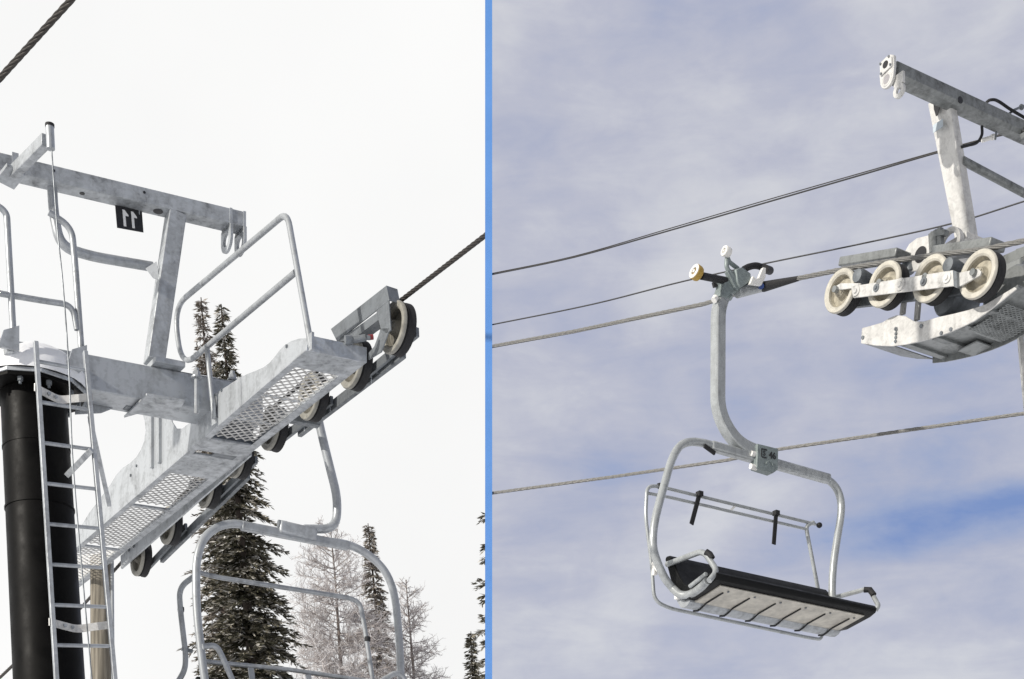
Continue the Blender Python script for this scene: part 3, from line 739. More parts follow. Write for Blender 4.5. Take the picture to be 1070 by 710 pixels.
b = MB(); b.tube(fillet([on(x, y, pl_(-.14)) for x, y in ((206, 598), (225, 603), (365, 625), (376, 630), (381, 655), (393, 735))], [.1, .15, .15, .2]), 2.5 * qx, n=12); b.build('back_rail', M['galv_tube'], ch)
for q in ((189, 637), (384, 668)):
    b = MB(); b.lathe(on(*q, pl_(-.13)), V((0, 0, 1)), [(.001, -.02), (.028, -.02), (.03, 0), (.028, .02), (.001, .02)], n=14); b.build('stop_collar', M['rubber'], lb)
b = MB(); b.tube(fillet([on(x, y, pl_(.30)) for x, y in ((212, 676), (226, 674), (234, 690), (245, 716))], [.12, .12]), 2.9 * qx, n=12); b.build('armrest', M['galv_tube'], ch)
b = MB(); b.tube(fillet([on(x, y, pl_(.30)) for x, y in ((398, 712), (414, 703), (421, 707), (428, 722))], [.1, .1]), 2.9 * qx, n=12); b.build('armrest', M['galv_tube'], ch)
b = MB(); b.tube([on(210, 691, pl_(-.06)), on(303, 700, pl_(-.06)), on(425, 718, pl_(-.06))], 2.4 * qx, n=12); sr = b.build('seat_rail', M['galv_tube'], ch)
for x in (262, 322, 371):
    b = MB(); y = 691 + (x - 210) * .125; b.bar(on(x, y, pl_(-.06)), on(x + 3, y + 24, pl_(-.06)), .05, .02, WL_); b.build('seat_post', M['galv_tube'], sr)
seat_shell(ch, on(207, 726, pl_(-.22)), WL_, DLf, 1.72, 1.0, pan=True)
b = MB(); b.bar(on(190, 678, pl_(-.12)), on(201, 681, pl_(-.12)), .03, .03, DLf); b.build('pivot_bracket', M['galv_dark'], lb)

# ================================================================== RIGHT LIFT TOWER
QW = V((.854, .52, 0)).normalized(); QL = V((.52, -.854, 0)).normalized()
YW = 10.2 * K
w0 = on(876.6, 303.6, (V((0, YW, 0)), V((0, 1, 0))))
def qa(a): return (w0 + QW * a, QW)             # planes along the line, a metres out from the wheel faces
def ql(y): return (w0 + QL * y, QL)             # planes across the line
Yp = 10.0 * K
ppole = P(1190, 340, 10.9 * K)
rt = thing('lift_tower', (ppole.x, ppole.y, 0), 'sunlit lift tower head with four cream wheels at the right edge', 'lift tower', 'lift towers')
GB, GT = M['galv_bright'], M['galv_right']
# plane of the upper frame (across the line): through the post foot
fo = P(1003, 250, Yp); fpl = (fo, QL)
b = MB(); b.tube([on(933, 76, fpl), on(1070, 139, fpl), on(1240, 203, fpl)], 0.080, prof=[(-1, -.62), (-.62, -1), (.62, -1), (1, -.62), (1, .62), (.62, 1), (-.62, 1), (-1, .62)], up=V((0, 0, 1)))
bm_ = b.build('lifting_beam', M['galv_right'], rt, bevel=.006)
ec = on(929, 73.5, fpl)
def ecp(l, u, w=0): return ec + QL * l * .72 + V((0, 0, u * .72)) + QW * w
b = MB()
ol = [ecp(-.10, .13), ecp(.06, .15), ecp(.12, .11), ecp(.125, -.02)] + [ecp(.0 + .115 * math.cos(a), -.10 - .135 * math.sin(a)) for a in [math.pi * k / 10 for k in range(11)]] + [ecp(-.125, -.02)]
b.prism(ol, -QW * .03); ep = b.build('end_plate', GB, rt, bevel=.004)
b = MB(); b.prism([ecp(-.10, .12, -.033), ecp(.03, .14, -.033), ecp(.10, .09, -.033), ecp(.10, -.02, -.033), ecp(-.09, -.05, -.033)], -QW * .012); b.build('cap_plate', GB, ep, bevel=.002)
def dot_disc(c, r, nm, mat, par, ax=None, th=.004, sy=1.0):
    b = MB(); b.cyl(c, c + (ax or -QW) * th, r, n=20); b.build(nm, mat, par)
dot_disc(ecp(.0, .05, -.045), .032, 'hole', M['sign_black'], ep)
for l_, u_ in ((-.08, .10), (.06, .115), (.085, 0), (-.07, -.03)): dot_disc(ecp(l_, u_, -.045), .010, 'bolt', M['galv_dark'], ep, th=.012)
M['eye'] = plain('eye_shade', (.30, .29, .30), rough=.6)
def eye_ring(c, ro, ri, th, nm, par, mat):
    b = MB(); b.lathe(c, QW, [(ri, 0), (ro, 0), (ro, th), (ri, th)], n=28); return b.build(nm, mat, par, bevel=.003)
eye_ring(ecp(.0, -.13, -.034), .058, .038, .006, 'eye_rim', ep, GB)
dot_disc(ecp(.0, -.13, -.031), .038, 'eye', M['eye'], ep, th=.002)
c2 = on(938.5, 94.5, (fo + QL * .10, QL)); eye_ring(c2, .064, .028, .03, 'lug', rt, GB)
b = MB(); b.box(c2 + QW * .015 + V((0, 0, .10)), QW * .014, QL * .055, V((0, 0, .05))); b.build('lug_plate', GB, rt)
# post
b = MB()
def post_ring(x, y, w_, h_):
    c = on(x, y, fpl); return [c + QW * w_ * i + QL * h_ * j for i, j in ((0, 0), (1, 0), (1, -1), (0, -1))]
r0_, r1_ = post_ring(1016.2, 264, .125, .165), post_ring(990.5, 94, .085, .245)
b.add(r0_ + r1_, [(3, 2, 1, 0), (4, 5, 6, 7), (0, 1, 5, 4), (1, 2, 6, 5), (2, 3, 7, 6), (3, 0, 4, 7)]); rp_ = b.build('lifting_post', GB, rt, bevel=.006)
for y_, r_ in ((103, .036), (108, .028), (112, .018)):
    q = on(974.5 + (y_ - 103) * .15, y_, fpl); q = q - QW * .0
# slot openings at the post head
b = MB(); q = on(990.5, 105, fpl) - QL * .13
b.prism([q + QL * l_ * .8 + V((0, 0, u_)) for l_, u_ in ((-.055, .07), (.05, .07), (.04, -.02), (.015, -.075), (-.015, -.075), (-.045, -.0))], -QW * .004); b.build('slot', M['sign_black'], rp_)
b = MB(); q = on(997, 112, fpl) - V((0, 0, -.0)) + QL * .13; b.cyl(on(996.5, 109.5, fpl) + QL * .076, on(996.5, 109.5, fpl) + QL * .083, .032, n=16); b.build('slot', M['sign_black'], bm_)
M['sticker'] = plain('faded_blue_sticker', (.44, .50, .55), rough=.6, var=.15)
q = on(991.5, 124, fpl) - QL * .13; b = MB(); b.prism([q + QL * l_ + V((0, 0, u_)) for l_, u_ in ((-.06, .035), (.06, .035), (.06, -.04), (-.06, -.04))], -QW * .0035); b.build('sticker', M['sticker'], rp_)
b = MB(); b.tube([on(1006, 168, fpl), on(1070, 202, fpl), on(1185, 262, fpl)], 4.3 * Yp / F, n=14); b.build('brace_tube', M['galv_right'], rt)
b = MB(); b.box(on(1009, 262, fpl), QW * .22, QL * .2, V((0, 0, .03))); b.build('base_plate', GB, rt, bevel=.004)
# black hose looping over the beam
b = MB(); b.tube(smooth_path([on(1031, 107, ql(.62)), on(1036, 104.5, ql(.7)), on(1043, 106, ql(.7)), on(1055, 114, ql(.72)), on(1072, 124, ql(.74)), on(1100, 140, ql(.7))], 6), .014, n=10); b.build('hose', M['rubber'], rt)
b = MB(); b.tube(smooth_path([on(1026, 132, fpl), on(1026, 141, fpl), on(1021, 149, fpl), on(1012, 152, fpl), on(1004, 154, fpl)], 6), .014, n=10); b.build('hose', M['rubber'], rt)
b = MB(); b.tube([on(1053, 120, ql(.7)), on(1060, 115, ql(.7)), on(1067, 112, ql(.7))], .012, n=8); b.lathe(on(1067, 112, ql(.7)), QW, [(.001, -.015), (.025, -.01), (.025, .02), (.001, .03)], n=12); b.build('cable_clip', M['galv_dark'], rt)
b = MB(); b.tube([on(1040, 146, fpl), on(1041, 138, fpl)], .01, n=8); b.build('cable_hook', M['galv_dark'], rt)
b = MB(); b.bar(on(1060, 147, fpl) + QL * .1, on(1085, 135, fpl) + QL * .1, .06, .04, QL); b.build('clamp', M['galv_right'], bm_)

# sheaves
rw = 22.8 * YW / F
WRC = [on(x, y, qa(0)) for x, y in ((877, 304), (923.5, 297), (971.5, 291), (1021.5, 286.5))]
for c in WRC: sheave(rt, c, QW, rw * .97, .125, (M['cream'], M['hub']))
# rocker plate in front with arms to the outer wheels
qf = qa(-.07)
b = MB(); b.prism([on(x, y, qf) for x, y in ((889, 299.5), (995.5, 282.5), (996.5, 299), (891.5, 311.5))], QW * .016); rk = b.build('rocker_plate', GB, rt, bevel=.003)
b = MB(); b.prism([on(x, y, qf) for x, y in ((995.5, 282.5), (999.5, 284), (1000, 301), (996.5, 299))], QW * .05); b.build('plate_edge', M['galv_dark'], rk)
for q, r_ in (((895, 304.5), .045), ((916, 301), .034), ((941, 297.5), .055), ((965.5, 294.5), .036), ((990, 290.5), .045)):
    c = on(*q, qf); b = MB(); b.lathe(c, -QW, [(.001, .026), (r_ * .45, .026), (r_ * .5, .012), (r_, .012), (r_, 0), (.001, 0)], n=18); b.build('pivot_bolt', GB if r_ > .037 else M['galv_dark'], rk)
qb = qa(-.035)
b = MB(); b.prism([on(x, y, qb) for x, y in ((998, 286), (1022, 281), (1025, 284), (1024, 288), (1000, 301), (997, 300))], QW * .02); b.build('rocker_arm', GB, rt, bevel=.003)
b = MB(); b.prism([on(x, y, qb) for x, y in ((874, 298.5), (879, 296), (899, 296), (899, 300), (878, 303), (874, 302))], QW * .02); b.build('rocker_arm', GB, rt, bevel=.003)
for c in WRC:
    b = MB(); b.cyl(c - QW * .07, c + QW * .25, .03, n=14); b.build('axle', M['galv_right'], rt)
for q in ((901, 290), (996, 279)):
    c = on(*q, qa(.05)); b = MB(); b.lathe(c, QW, [(.001, -.08), (.06, -.07), (.07, 0), (.05, .12), (.001, .14)], n=14); b.build('buffer', M['galv_dark'], rt)
# inner rocker beams behind the wheels
b = MB(); b.bar(on(885, 314, qa(.24)), on(1012, 298, qa(.24)), .05, .16, QW); b.build('inner_beam', M['galv_dark'], rt, bevel=.005)
# rope catcher trays above the rope, behind
for x0, y0, x1, y1 in ((884, 276, 944, 266.5), (981, 265, 1043, 256)):
    b = MB(); b.bar(on(x0, y0, qa(.30)), on(x1, y1, qa(.30)), .20, .085, QW); b.build('catcher_tray', M['galv_right'], rt, bevel=.012)
# bracket plate with a hole and a far guide wheel
bq = qa(.42)
b = MB(); b.prism([on(x, y, bq) for x, y in ((946, 284), (946, 262), (950, 255), (958, 249), (970, 246), (979, 246), (979, 262), (976, 282))], QW * .03); br = b.build('deflector_bracket', GB, rt, bevel=.004)
c = on(961.5, 266, qa(.412)); dot_disc(c, .072, 'hole', M['sign_black'], br, ax=QW, th=.006)
b = MB(); b.bar(on(977, 263, bq), on(976, 243, bq), .06, .09, QW); b.bar(on(983, 258, bq), on(982, 239, bq), .05, .05, QW); b.bar(on(974, 246, bq), on(989, 243.5, bq), .06, .05, QW); b.build('upright', M['galv_right'], br, bevel=.004)
b = MB(); b.lathe(on(991, 254, qa(.55)), QW, [(.10, 0), (.14, 0), (.14, .05), (.10, .05)], n=28); b.build('guide_ring', GB, br)
b = MB(); b.cyl(on(950, 285, bq), on(948, 275, bq), .05, n=14); b.build('damper', M['galv_dark'], br)

# carrier: heavy arm and pivot housings behind the wheels, crossarm going off to the pole
b = MB(); b.bar(on(985, 309, qa(.36)), on(1060, 300, qa(1.2)), .22, .16, QL); b.build('pivot_housing', M['galv_right'], rt, bevel=.02)
b = MB(); b.lathe(on(987, 312, qa(.30)), QW, [(.001, 0), (.13, 0), (.15, .03), (.15, .3), (.001, .3)], n=24); b.build('pivot_hub', M['galv_dark'], rt)
b = MB(); b.lathe(on(1057, 297, qa(.45)), QW, [(.001, 0), (.15, 0), (.17, .03), (.17, .3), (.001, .3)], n=24); b.build('pivot_hub', M['galv_right'], rt)
for k in range(5):
    dot_disc(on(1041, 302 + k * 5, qa(.33)), .012, 'bolt', M['galv_dark'], rt, th=.01)
xa = on(1046, 300, qa(.9)); xb = V((ppole.x, ppole.y, xa.z - .02))
b = MB(); b.bar(xa, xb + (xb - xa) * .25, .4, .40, QL); b.build('crossarm', M['galv_right'], rt, bevel=.02)
b = MB(); b.tube([V((ppole.x, ppole.y, -.3)), V((ppole.x, ppole.y, xb.z - .2))], .40, n=40, r1=.33); b.build('pole', M['galv_right'], rt)

b = MB(); b.bar(V((ppole.x, ppole.y, xb.z + .1)), on(1185, 185, fpl), .16, .16, QW); b.build('lifting_post', GB, rt, bevel=.006)

# curved catwalk: side plate, underside sheet, stiffeners, mesh
qs = qa(.16)
top = [(900.5, 343), (910, 340.5), (922, 337), (930, 332), (937, 329.5), (946, 330.5), (955, 336), (965, 336), (980, 331.5), (996, 328), (1012, 324), (1030, 318), (1040, 312), (1060, 300)]
bot = [(899.5, 359), (916, 361.5), (932, 362), (945, 360.5), (959, 357.5), (975, 353.5), (992, 347.5), (1006, 341.5), (1018, 335.5), (1032, 326), (1046, 315), (1062, 302)]
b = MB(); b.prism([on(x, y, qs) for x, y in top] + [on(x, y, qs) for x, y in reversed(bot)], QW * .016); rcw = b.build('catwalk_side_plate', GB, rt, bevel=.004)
for k in range(4): dot_disc(on(937 - k * .3, 345 + k * 4, qs), .014, 'bolt', M['galv_dark'], rcw, th=.012)
for q in ((936.5, 344), (963, 341), (984, 348.5), (994, 344.5), (902, 353)):
    dot_disc(on(*q, qs), .017, 'bolt', M['galv_dark'], rcw, th=.012)
WID = .40 * K
bp_ = [on(x, y, qs) for x, y in bot]
def sheet(i0, i1, w0_, w1_, dz=0.0, th=.01, mat=GT, name='underside_panel'):
    b = MB(); pts = bp_[i0:i1 + 1]; vs = []; fs = []
    for p in pts:
        for w_, z_ in ((w0_, dz), (w1_, dz), (w1_, dz + th), (w0_, dz + th)): vs.append(p + QW * w_ + V((0, 0, z_)))
    for i in range(len(pts) - 1):
        for j in range(4): fs.append((i * 4 + j, i * 4 + (j + 1) % 4, i * 4 + 4 + (j + 1) % 4, i * 4 + 4 + j))
    fs += [(0, 1, 2, 3), tuple((len(pts) - 1) * 4 + j for j in (3, 2, 1, 0))]
    b.add(vs, fs); return b.build(name, mat, rt, smooth=True, angle=60)
sheet(0, 2, .018, WID, .004)
sheet(2, 11, .018, WID, .03, mat=M['galv_right'])
sheet(2, 11, WID, WID + .012, -.03, th=.10, name='far_flange')
sheet(2, 11, .018, .07, .018, name='near_flange')
for i in range(12):
    if i in (3, 5, 7, 9): b = MB(); p = bp_[i] + V((0, 0, .0)); b.box(p + QW * (WID / 2 + .01) + V((0, 0, .02)), QW * (WID / 2 - .01), QL * .03, V((0, 0, .022))); b.build('cross_channel', GT, rt, bevel=.003)
b = MB(); p = bp_[6]; b.box(lerp(bp_[5], bp_[6], .5) + QW * (WID - .1) - V((0, 0, .012)), QW * .1, QL * .11, V((0, 0, .008))); b.build('joint_plate', GT, rt, bevel=.003)
# expanded mesh on the right part, running on past the frame
b = MB()
m0 = bp_[8]; 
for r_ in range(16):
    pts = []
    for c_ in range(50):
        off = (0, 1, 1, 0)[c_ % 4] if r_ % 2 == 0 else (1, 0, 0, 1)[c_ % 4]
        t = c_ / 49 * 3.0; i = 7 + int(min(3.99, t)); f_ = min(t, 3.0) - int(min(3.99, t))
        p = lerp(bp_[min(11, i)], bp_[min(11, i + 1)], f_)
        pts.append(p + QW * (.08 + r_ * .028 + off * .024) - V((0, 0, .004)))
    b.tube(pts, .006, n=4)
b.build('mesh_panel', M['galv_right'], rt, smooth=False)
b = MB(); b.bar(on(943, 329, qa(.3)), on(945, 312, qa(.3)), .05, .03, QL); b.build('hanger_rod', GB, rt)
b = MB(); b.bar(on(958, 335, qa(.3)), on(960, 312, qa(.3)), .05, .03, QL); b.build('hanger_rod', GB, rt)
# further catwalk to the right and bright grating behind the last wheel
b = MB()
gq = qa(1.0)
for k in range(9): b.bar(on(1052 + k * 1.2, 276 - k * 1.6, gq), on(1085 + k * 1.2, 266 - k * 1.6, gq), .012, .04, QW)
b.bar(on(1046, 274, gq), on(1085, 257, gq), .02, .09, QW); b.build('grating', M['galv_right'], rt)
# white ladder at the frame edge
YLD = 10.5 * K
lt = P(1065.5, 345, YLD); lft = P(1074, 440, YLD); lbot = lt + (lft - lt) * ((lt.z + .1) / (lt.z - lft.z))
off = V((.42, .2, 0))
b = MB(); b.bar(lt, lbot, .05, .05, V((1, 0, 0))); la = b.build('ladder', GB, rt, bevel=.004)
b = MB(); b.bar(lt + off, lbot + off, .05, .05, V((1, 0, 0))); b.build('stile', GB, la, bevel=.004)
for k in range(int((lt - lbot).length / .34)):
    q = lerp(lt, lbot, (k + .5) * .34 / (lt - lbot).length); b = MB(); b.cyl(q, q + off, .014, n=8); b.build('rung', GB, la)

# ---- ropes on the right
hr_pl = (w0 + QW * .075, QW)
far_ = P(510.8, 362.8, YP2)
def rp2(x, y): return on(x, y, hr_pl)
tops = [c + QW * .075 + V((0, 0, 1)) * (rw + .02) for c in WRC]
pts = [far_, P(600, 346.5, Yat(600)), P(735, 318, Yat(735)), P(770, 307, Yat(770)), P(800, 299, Yat(800)), P(833, 291.3, Yat(833))] + tops + [tops[-1] + (tops[-1] - tops[-2]).normalized() * 6 + V((0, 0, .5))]
rope('haul_rope', pts, .0235, M['rope_grey'], 'grey stranded haul rope carrying the chair over the four cream wheels', 'cable', 'haul ropes', step=.025, lay=12)
def line(name, lst, r, mat, label, cat, group, d1, step=None):
    """lst pixel points; depth from the hidden rear post to d1 at the frame edge"""
    pts = []
    x0 = lst[0][0]; x1 = lst[-1][0]
    for x, y in lst:
        iv = lerp(1 / YP2, 1 / d1, (x - x0) / (x1 - x0)); pts.append(P(x, y, 1 / iv))
    pts.append(pts[-1] + (pts[-1] - pts[-2]).normalized() * 6)
    if step: return rope(name, pts, r, mat, label, cat, group, step=.025, lay=12)
    b = MB(); b.tube(smooth_path(pts, 6), r, n=10); o = b.build(name, mat, None); tag(o, label, cat, group); return o
line('haul_rope', [(510.8, 516), (640, 498.5), (760, 481), (815, 469.5), (940, 451), (1072, 432)], .0205, M['rope_grey'], 'grey haul rope passing behind the chair bail, lowest of the ropes', 'cable', 'haul ropes', 15.5, step=.04)
line('signal_cable', [(510.8, 340.2), (620, 318), (715, 294), (800, 275.5), (900, 255), (1000, 232.5), (1072, 210)], .0085, M['cable'], 'thin dark cable passing behind the grip and the sunlit post', 'cable', 'overhead cables', 15.0)
line('communication_cable', [(510.8, 287.8), (600, 269), (700, 241), (800, 212), (900, 183), (975, 161), (1003, 154), (1040, 143), (1060, 139)], .0085, M['cable'], 'upper dark cable of the bundle slung below the upper beam of the right tower', 'cable', 'overhead cables', 13.9)
line('messenger_wire', [(510.8, 286.6), (600, 267.9), (700, 238.9), (800, 209.6), (900, 181), (975, 159.6), (1040, 142), (1062, 136)], .0055, M['rope'], 'thin steel wire carrying the uppermost dark cable', 'cable', 'overhead cables', 13.9)
b = MB(); b.cyl(P(1026, 147, 13.85), P(1036, 144, 13.85), .02, n=12); b.cyl(P(1036, 144, 13.85), P(1039, 143, 13.85), .027, n=12); o = b.build('cable_splice', M['white'], None); tag(o, 'small white splice sleeve on the cable below the right upper beam', 'splice')

# ================================================================== BLUE DIVIDER BAR built as an added post for the rope ends
bx = lambda Y: (510.6 - CX) / F * Y
gan = thing('blue_divider', (bx(10), 10, 0), 'tall slim blue divider bar built as an added post between the two lift lines', 'post')
rd = V((bx(1), 1, 0)).normalized(); sd = V((rd.y, -rd.x, 0))
for Y, wd, nm in ((10.0, .049, 'divider_mast'), (YP2, .078, 'unseen_rear_mast')):
    c = V((bx(Y), Y, 0)); zt = 17.0
    b = MB(); b.box(c + V((0, 0, zt / 2)), sd * wd / 2, rd * .09, V((0, 0, zt / 2))); b.build(nm, M['blue_divider'], gan)
    b = MB(); b.box(c + V((0, 0, .05)), sd * .22, rd * .25, V((0, 0, .05))); b.build('footing', M['galv'], gan)
b = MB(); b.bar(V((bx(9.9), 9.9, 17.05)), V((bx(YP2 + .1), YP2 + .1, 17.05)), .06, .12, sd); b.build('top_beam', M['blue_divider'], gan)  # unseen beam and rear post, added to hold the rope ends

# ================================================================== TREES
def rv(a, b_): return random.uniform(a, b_)
def spruce(px_top, py_top, px_low, py_low, Y, hw_low, label, mat, density=1.0, group='snow dusted conifers', side=None, pw=.8, seed=1, tufts=None):
    """conifer whose tip projects at (px_top,py_top); half width hw_low px at row py_low; grows down to the ground"""
    random.seed(seed)
    tip = P(px_top, py_top, Y); low = P(px_low, py_low, Y); ax = (tip - low) / (tip.z - low.z)
    gz = ground_z(low.x, Y); base = tip + ax * (gz - .2 - tip.z)
    H = (tip - base).length; hw = hw_low * Y / F; hd = tip.z - low.z
    root = thing('spruce_tree', base, label, 'tree', group)
    b = MB(); b.tube([lerp(base, tip, t) for t in (0, .3, .6, .85, 1)], .045 if tufts else H * .011 + .03, n=8, r1=.012); b.build('trunk', M['bark'], root)
    b = MB(); z = .12
    view_low = P(0, 735, Y).z
    while z < H:
        p0 = lerp(tip, base, z / H)
        if p0.z < view_low - 2.5: break
        if tufts and not any(abs(p0.z - P(0, ty, Y).z) < .09 for ty, tl in tufts): z += .05; continue
        R = hw * min(1.5, (z / hd) ** pw)
        nb = max(6, int((9 + R * 7.5) * density))
        for k in range(nb):
            a = rv(0, 2 * math.pi)
            if side is not None: a = side + rv(-.6, .6)
            ln = R * rv(.5, 1.12) + .05
            if tufts: ln = [tl for ty, tl in tufts if abs(p0.z - P(0, ty, Y).z) < .09][0] * Y / F * rv(.6, 1.05)
            if random.random() < .10: ln *= 1.22
            dirv = V((math.cos(a), math.sin(a), 0))
            zz = p0 + ax * rv(-.06, .06)
            dr0 = rv(.05, .35); sag = rv(.25, .6)
            m = max(7, int(ln * 62 * density))
            prev = zz
            for i in range(m):
                t = (i + rv(.1, 1)) / m
                q = zz + dirv * ln * t + V((0, 0, -dr0 * ln * t - sag * ln * t * t * .55 + .16 * ln * max(0, t - .7)))
                tw = V((-dirv.y, dirv.x, 0)) * random.choice((-1, 1))
                sl = (.13 + .30 * ln * (1 - t) * .5) * rv(.6, 1.25) * (Y / 30) ** .35
                d = (dirv * rv(.35, 1.0) + tw * rv(.1, 1.0) + V((0, 0, rv(-.55, .12)))).normalized()
                s_ = d.cross(V((rv(-1, 1), rv(-1, 1), rv(.2, 1)))).normalized() * sl * rv(.075, .17)
                e = q + d * sl
                b.add([q - s_ * .4, q + d * sl * .45 - s_, e, q + d * sl * .5 + s_], [(0, 1, 2, 3)])
        z += rv(.13, .26) * (.7 + .6 * min(1, z / 3)) / density ** .3
    b.build('crown', mat, root, smooth=False)
    return root
def ground_z(x, y): return max(0.0, (y - 20) * .055)
spruce(231, 318, 264, 700, 30, 56, 'large dark spruce under the catwalk, largest of the snow dusted trees', M['needle'], 1.25, pw=.92, seed=3)
spruce(210, 311, 226, 520, 33, 21, 'narrow spruce top just left of the tallest tree, seen behind the handrail', M['needle_far'], 1.0, pw=.75, seed=4)
spruce(384.5, 547, 399, 700, 44, 17, 'slim spire-like spruce behind the right side of the left chair', M['needle_far'], 1.1, pw=.7, seed=5)
spruce(492, 660, 494, 712, 46, 6.5, 'tiny spruce tip low beside the blue divider', M['needle'], 1.2, pw=.6, seed=6)
spruce(510.4, 505, 510.6, 710, 30, 13, 'one-sided wind-flagged spruce with branches poking left of the blue divider', M['needle'], .6, side=math.pi, pw=.25, seed=7, tufts=[(544, 9), (575, 6), (588, 7), (613, 16), (621, 10), (648, 9), (657, 12), (664, 9), (676, 7), (684, 11), (692, 13), (700, 14), (708, 15), (716, 15)])

def larch(px_top, py_top, px_low, py_low, Y, hw_low, label, seed, dens=1.0, pw=.7):
    random.seed(seed)
    tip = P(px_top, py_top, Y); low = P(px_low, py_low, Y); ax = (tip - low) / (tip.z - low.z)
    base = tip + ax * (ground_z(low.x, Y) - .2 - tip.z); H = (tip - base).length; hw = hw_low * Y / F; hd = tip.z - low.z
    root = thing('larch_tree', base, label, 'tree', 'bare larches')
    b = MB(); tp = [lerp(base, tip, t / 10) + V((rv(-.04, .04), 0, 0)) for t in range(11)]; tp[0] = base; tp[-1] = tip
    b.tube(tp, .15, n=8, r1=.012); b.build('trunk', M['larch_bark'], root)
    b = MB(); z = .15; view_low = P(0, 735, Y).z
    def twig(p, d, ln, r, lev):
        n_ = 4 if lev < 2 else 2; pts = [p]; q = p; dd = d.copy()
        for i in range(n_):
            dd = (dd + V((rv(-.22, .22), rv(-.22, .22), rv(-.10, .20)))).normalized(); q = q + dd * ln / n_; pts.append(q)
        b.tube(pts, r, n=3, r1=r * .4, cap=False)
        if lev >= 2: return
        m = max(3, int(ln * (13 if lev == 0 else 13) * dens))
        for i in range(m):
            t = rv(.12, 1) * n_; j = min(n_ - 1, int(t)); pp_ = lerp(pts[j], pts[j + 1], t - j)
            sd_ = dd.cross(V((rv(-1, 1), rv(-1, 1), rv(-1, 1)))).normalized()
            twig(pp_, (dd * rv(.2, .9) + sd_ * rv(.4, 1)).normalized(), ln * rv(.18, .42) if lev == 0 else ln * rv(.25, .5), r * .55, lev + 1)
    while z < H:
        p0 = lerp(tip, base, z / H)
        if p0.z < view_low - 1.5: break
        R = hw * min(1.35, (z / hd) ** pw)
        for k in range(4 if z > 1 else 3):
            a = rv(0, 2 * math.pi); up_ = rv(-.15, .45) if z > 1.2 else rv(.3, .9)
            twig(p0, V((math.cos(a), math.sin(a), up_)).normalized(), R * rv(.6, 1.1) + .08, .016, 0)
        z += rv(.10, .2)
    b.build('crown', M['twig'], root, smooth=False)
larch(345, 549, 357, 705, 40, 56, 'bare frosted larch behind the left chair, larger of the two larches', 11, 1.35, .45)
larch(424, 606, 432, 708, 42, 38, 'smaller bare frosted larch to the right of the left chair', 12, 1.35, .45)

# ================================================================== SNOWY GROUND
b = MB(); NX, NY = 60, 60
xs = [-1 + 2 * i / NX for i in range(NX + 1)]; ys = [i / NY for i in range(NY + 1)]
vs = []; fs = []
for y in ys:
    Yw = -300 + 2300 * (y * .35 + .65 * y ** 3) if False else -600 + 2600 * y
    for x in xs:
        X = 2200 * x * abs(x); yy = -600 + 2600 * y
        yy = 40 + (yy - 40) * abs(yy - 40) / 1400 if True else yy
        z = ground_z(X, yy) if yy < 320 else 16.5
        vs.append(V((X, yy, z + (.25 * mathutils.noise.noise(V((X * .08, yy * .08, 0))) if abs(yy) < 200 and yy > 25 else -.02))))
for j in range(NY):
    for i in range(NX): fs.append((j * (NX + 1) + i, j * (NX + 1) + i + 1, (j + 1) * (NX + 1) + i + 1, (j + 1) * (NX + 1) + i))
b.add(vs, fs); g = b.build('snowy_ground', M['snow'], None, angle=180); g['kind'] = 'structure'

# ================================================================== LIGHT, SKY, CAMERA
sc = bpy.context.scene
cam = bpy.data.cameras.new('camera'); co = bpy.data.objects.new('camera', cam); C.objects.link(co)
co.location = CAM; co.rotation_euler = (math.pi / 2, 0, 0)
cam.sensor_width = 36; cam.lens = 36 * F / 1070; cam.shift_y = (CY - 355) / 1070; cam.clip_end = 6000; cam.clip_start = .1
sc.camera = co
S = V((-.74, -.58, .38)).normalized()          # towards the sun
sun = bpy.data.lights.new('sun', 'SUN'); sun.energy = 4.0; sun.angle = math.radians(.8); sun.color = (1, .945, .86)
so = bpy.data.objects.new('sun', sun); C.objects.link(so); so.rotation_euler = S.to_track_quat('Z', 'Y').to_euler(); so.location = (-20, -10, 30)

w = bpy.data.worlds.new('World'); sc.world = w; w.use_nodes = True
n, l = w.node_tree.nodes, w.node_tree.links
bg = n['Background']; bg.inputs['Strength'].default_value = .1
sky = n.new('ShaderNodeTexSky'); sky.sky_type = 'NISHITA'; sky.sun_disc = False
sky.sun_elevation = math.asin(S.z); sky.sun_rotation = math.atan2(S.x, S.y); sky.air_density = 1.0; sky.dust_density = .6
tc = n.new('ShaderNodeTexCoord')
def math_(op, a, b_=None, c=None):
    m = n.new('ShaderNodeMath'); m.operation = op
    for i, v in enumerate((a, b_, c)):
        if v is None: continue
        if hasattr(v, 'is_output') or hasattr(v, 'links'): l.new(v, m.inputs[i])
        else: m.inputs[i].default_value = v
    return m.outputs[0]
def vmath(op, a, b_=None):
    m = n.new('ShaderNodeVectorMath'); m.operation = op
    for i, v in enumerate((a, b_)):
        if v is None: continue
        if hasattr(v, 'links'): l.new(v, m.inputs[i])
        else: m.inputs[i].default_value = v
    return m
D = vmath('NORMALIZE', tc.outputs['Generated']).outputs[0]
def noise(vec, scale, detail=6, rough=.55, dist=0.0):
    t = n.new('ShaderNodeTexNoise'); t.inputs['Scale'].default_value = scale; t.inputs['Detail'].default_value = detail; t.inputs['Roughness'].default_value = rough; t.inputs['Distortion'].default_value = dist
    l.new(vec, t.inputs['Vector']); return t.outputs['Fac']
mp = n.new('ShaderNodeMapping'); mp.inputs['Rotation'].default_value = (0, math.radians(14), 0); mp.inputs['Scale'].default_value = (1, 1, 1.7); l.new(D, mp.inputs['Vector'])
big = noise(mp.outputs[0], 6, 5, .5, .2); fine = noise(mp.outputs[0], 22, 8, .58, .3)
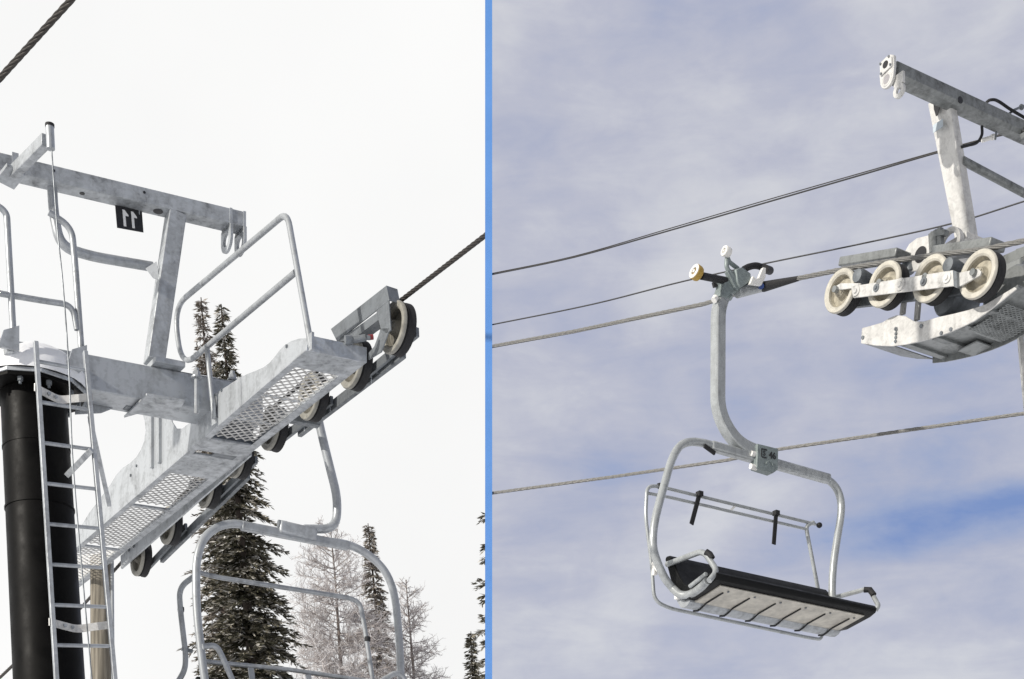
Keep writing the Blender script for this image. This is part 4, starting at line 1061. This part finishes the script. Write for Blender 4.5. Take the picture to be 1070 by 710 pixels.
mp2 = n.new('ShaderNodeMapping'); mp2.inputs['Rotation'].default_value = (0, math.radians(-24), 0); mp2.inputs['Scale'].default_value = (1, 1, 4.2); l.new(D, mp2.inputs['Vector'])
wisp = noise(mp2.outputs[0], 11, 9, .62, .5)
cl = math_('MULTIPLY_ADD', wisp, .26, math_('MULTIPLY_ADD', fine, .24, math_('MULTIPLY', big, .60)))
# gaps in the cloud deck where blue shows
gap = None
for px, py, rad, amt in ((960, 545, .06, .30), (1075, 530, .05, .25), (860, 565, .06, .13), (640, 490, .05, .15), (590, 470, .04, .08), (800, 380, .09, .09), (930, 480, .07, .12), (1060, 310, .06, .06), (560, 610, .05, .05), (1010, 640, .05, .05), (760, 210, .1, .04), (700, 690, .10, -.07), (980, 690, .09, -.06), (560, 400, .07, -.05), (880, 420, .05, -.05), (560, 60, .08, -.05)):
    d = ray(px, py).normalized(); mpg = n.new('ShaderNodeVectorMath'); mpg.operation = 'SUBTRACT'; l.new(D, mpg.inputs[0]); mpg.inputs[1].default_value = d
    sc_n = vmath('MULTIPLY', mpg.outputs[0], (1, 1, 2.6)); ln = vmath('LENGTH', sc_n.outputs[0]).outputs['Value']
    mr = n.new('ShaderNodeMapRange'); mr.interpolation_type = 'SMOOTHSTEP'; mr.inputs['From Min'].default_value = rad * 1.3; mr.inputs['From Max'].default_value = 0; mr.inputs['To Min'].default_value = 0; mr.inputs['To Max'].default_value = amt
    l.new(ln, mr.inputs['Value']); gap = mr.outputs[0] if gap is None else math_('ADD', gap, mr.outputs[0])
cov = math_('SUBTRACT', cl, gap)
r = n.new('ShaderNodeValToRGB'); e = r.color_ramp.elements
stops = [(.20, (.20, .295, .57)), (.33, (.34, .405, .60)), (.44, (.44, .47, .605)), (.53, (.52, .535, .635)), (.64, (.64, .65, .705)), (.74, (.72, .72, .76))]
while len(e) < len(stops): e.new(.5)
for i, (p_, c_) in enumerate(stops): e[i].position = p_; e[i].color = (*c_, 1)
l.new(cov, r.inputs['Fac'])
cs = vmath('SCALE', r.outputs['Color']); cs.inputs['Scale'].default_value = 10.0
mx = n.new('ShaderNodeMix'); mx.data_type = 'RGBA'; mx.inputs['Factor'].default_value = .94
l.new(sky.outputs['Color'], mx.inputs['A']); l.new(cs.outputs[0], mx.inputs['B'])
# bright overcast bank covering the left half of the sky
ov = noise(D, 3.0, 4, .5); rr = n.new('ShaderNodeMapRange'); rr.inputs['From Min'].default_value = .3; rr.inputs['From Max'].default_value = .7; rr.inputs['To Min'].default_value = 9.1; rr.inputs['To Max'].default_value = 9.8; l.new(ov, rr.inputs['Value'])
oc = vmath('SCALE', (1, 1, 1)); oc.inputs[0].default_value = (1.0, 1.0, .995); l.new(rr.outputs[0], oc.inputs['Scale'])
edge = vmath('DOT_PRODUCT', D, V((1, (CX - 510.5) / F, 0)).normalized()).outputs['Value']
me = n.new('ShaderNodeMapRange'); me.interpolation_type = 'SMOOTHSTEP'; me.inputs['From Min'].default_value = .0013; me.inputs['From Max'].default_value = -.0013; l.new(edge, me.inputs['Value'])
mx2 = n.new('ShaderNodeMix'); mx2.data_type = 'RGBA'; l.new(me.outputs[0], mx2.inputs['Factor']); l.new(mx.outputs['Result'], mx2.inputs['A']); l.new(oc.outputs[0], mx2.inputs['B'])
# unseen sky behind the viewer dimmed to cut fill light and deepen shade
sy = n.new('ShaderNodeSeparateXYZ'); l.new(D, sy.inputs[0])
bk = n.new('ShaderNodeMapRange'); bk.interpolation_type = 'SMOOTHSTEP'; bk.inputs['From Min'].default_value = .45; bk.inputs['From Max'].default_value = -.45; bk.inputs['To Min'].default_value = 1.0; bk.inputs['To Max'].default_value = .50; l.new(sy.outputs['Y'], bk.inputs['Value'])
fin = vmath('SCALE', mx2.outputs['Result']); l.new(bk.outputs[0], fin.inputs['Scale'])
l.new(fin.outputs[0], bg.inputs['Color'])

sc.render.engine = 'CYCLES'; sc.cycles.use_denoising = True
sc.view_settings.view_transform = 'Standard'; sc.view_settings.look = 'None'; sc.view_settings.exposure = 0; sc.view_settings.gamma = 1
